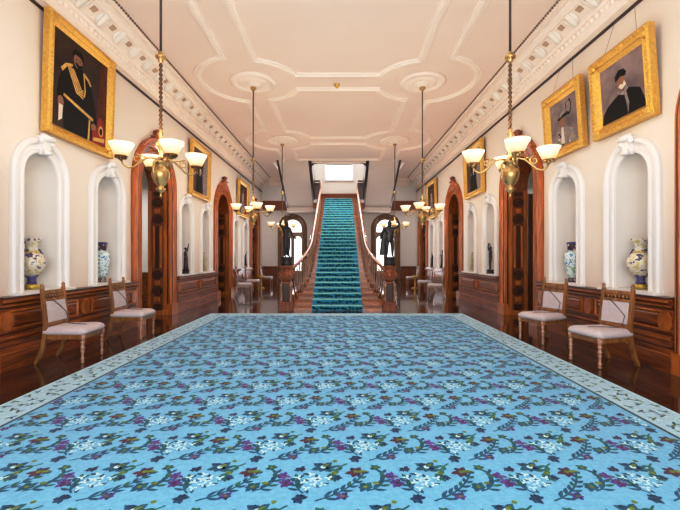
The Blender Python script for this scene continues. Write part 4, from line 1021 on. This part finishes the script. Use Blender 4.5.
for i, (x, y, a, lab) in enumerate(chs):
    o = c0 if i == 0 else copy_tree(c0)
    o.location = (x, y, 0); o.rotation_euler = (0, 0, math.radians(a)); tag(o, lab, 'chandelier', CG)
    for k in range(4):
        t = math.radians(a)+k*PI/2
        L = bpy.data.lights.new('lamp', 'POINT'); L.energy = 15; L.color = WARM; L.shadow_soft_size = 0.05
        lo = bpy.data.objects.new('lamp', L); COL.objects.link(lo); lo.location = (x+RA*math.cos(t), y+RA*math.sin(t), 2.56)
mb = MB(); mb.lathe([(0.07, 0), (0.07, -0.012), (0.045, -0.03), (0.05, -0.05), (0.02, -0.085), (0.005, -0.09)], (-0.02, 9.27, TOPZ), 14)
tag(mb.build('ceiling_boss', 'gold'), 'small gilt boss on the ceiling between the two ribs', 'ceiling ornament')

# ------------------------------------------------------------------ light
def area(loc, rot, sx, sy, e, col=(1, 1, 1)):
    L = bpy.data.lights.new('daylight_and_fill', 'AREA'); L.shape = 'RECTANGLE'; L.size = sx; L.size_y = sy; L.energy = e; L.color = col
    o = bpy.data.objects.new('daylight_and_fill', L); COL.objects.link(o); o.location = loc; o.rotation_euler = rot; return o
area((0, FRONT+0.1, 2.3), (math.radians(90), 0, 0), 6.5, 4.0, 450, (0.94, 0.97, 1.0))      # added soft fill, as if through an unseen open entrance
area((0, 6.5, 5.1), (0, 0, 0), 3.0, 12, 130, (0.98, 0.96, 0.95))  # unseen soft fill added below the ceiling
area((0, 9.0, 0.6), (PI, 0, 0), 5.0, 15, 100, (1.0, 0.95, 0.90))                               # added lamp imitating light off the floor onto the ceiling
area((0, 14.5, 5.1), (0, 0, 0), 2.6, 5, 190, (0.96, 0.97, 1.0))  # unseen fill added to brighten the back of the hall
for s in (-1, 1):
    area((s*6.2, 9.2, 3.2), (0, 0, 0), 2.5, 2.0, 60, (0.95, 0.97, 1.0))
    area((s*2.37, BACK-0.15, 1.7), (math.radians(-90), 0, 0), 1.0, 2.6, 45, (1.0, 0.96, 1.0))
area((0, 19.5, 7.9), (0, 0, 0), 4, 4, 220, (0.92, 0.96, 1.0))
w = bpy.data.worlds.new('World'); SC.world = w; w.use_nodes = True
t = w.node_tree; bg = t.nodes['Background']
sky = t.nodes.new('ShaderNodeTexSky'); sky.sky_type = 'HOSEK_WILKIE'; sky.turbidity = 5; sky.sun_direction = (0.2, -0.6, 0.75)
mx = t.nodes.new('ShaderNodeMix'); mx.data_type = 'RGBA'; mx.inputs['Factor'].default_value = 0.8
t.links.new(sky.outputs[0], mx.inputs['A']); mx.inputs['B'].default_value = (1, 1, 1, 1)
t.links.new(mx.outputs['Result'], bg.inputs['Color']); bg.inputs['Strength'].default_value = 2.6

# ------------------------------------------------------------------ camera
cam = bpy.data.cameras.new('camera'); co = bpy.data.objects.new('camera', cam); COL.objects.link(co)
co.location = (0.05, 0, 1.33); co.rotation_euler = (math.radians(90), 0, 0)
cam.sensor_width = 36; cam.lens = 400/680*36; cam.shift_y = 2/680; cam.clip_start = 0.05
SC.camera = co
SC.view_settings.view_transform = 'Standard'; SC.view_settings.look = 'None'; SC.view_settings.exposure = 0.0
SC.cycles.use_denoising = True
vs_ = SC.view_settings; vs_.use_curve_mapping = True; cm = vs_.curve_mapping; cv = cm.curves[3]
cv.points.new(0.22, 0.17); cv.points.new(0.70, 0.745); cm.update()
SC.cycles.max_bounces = 8
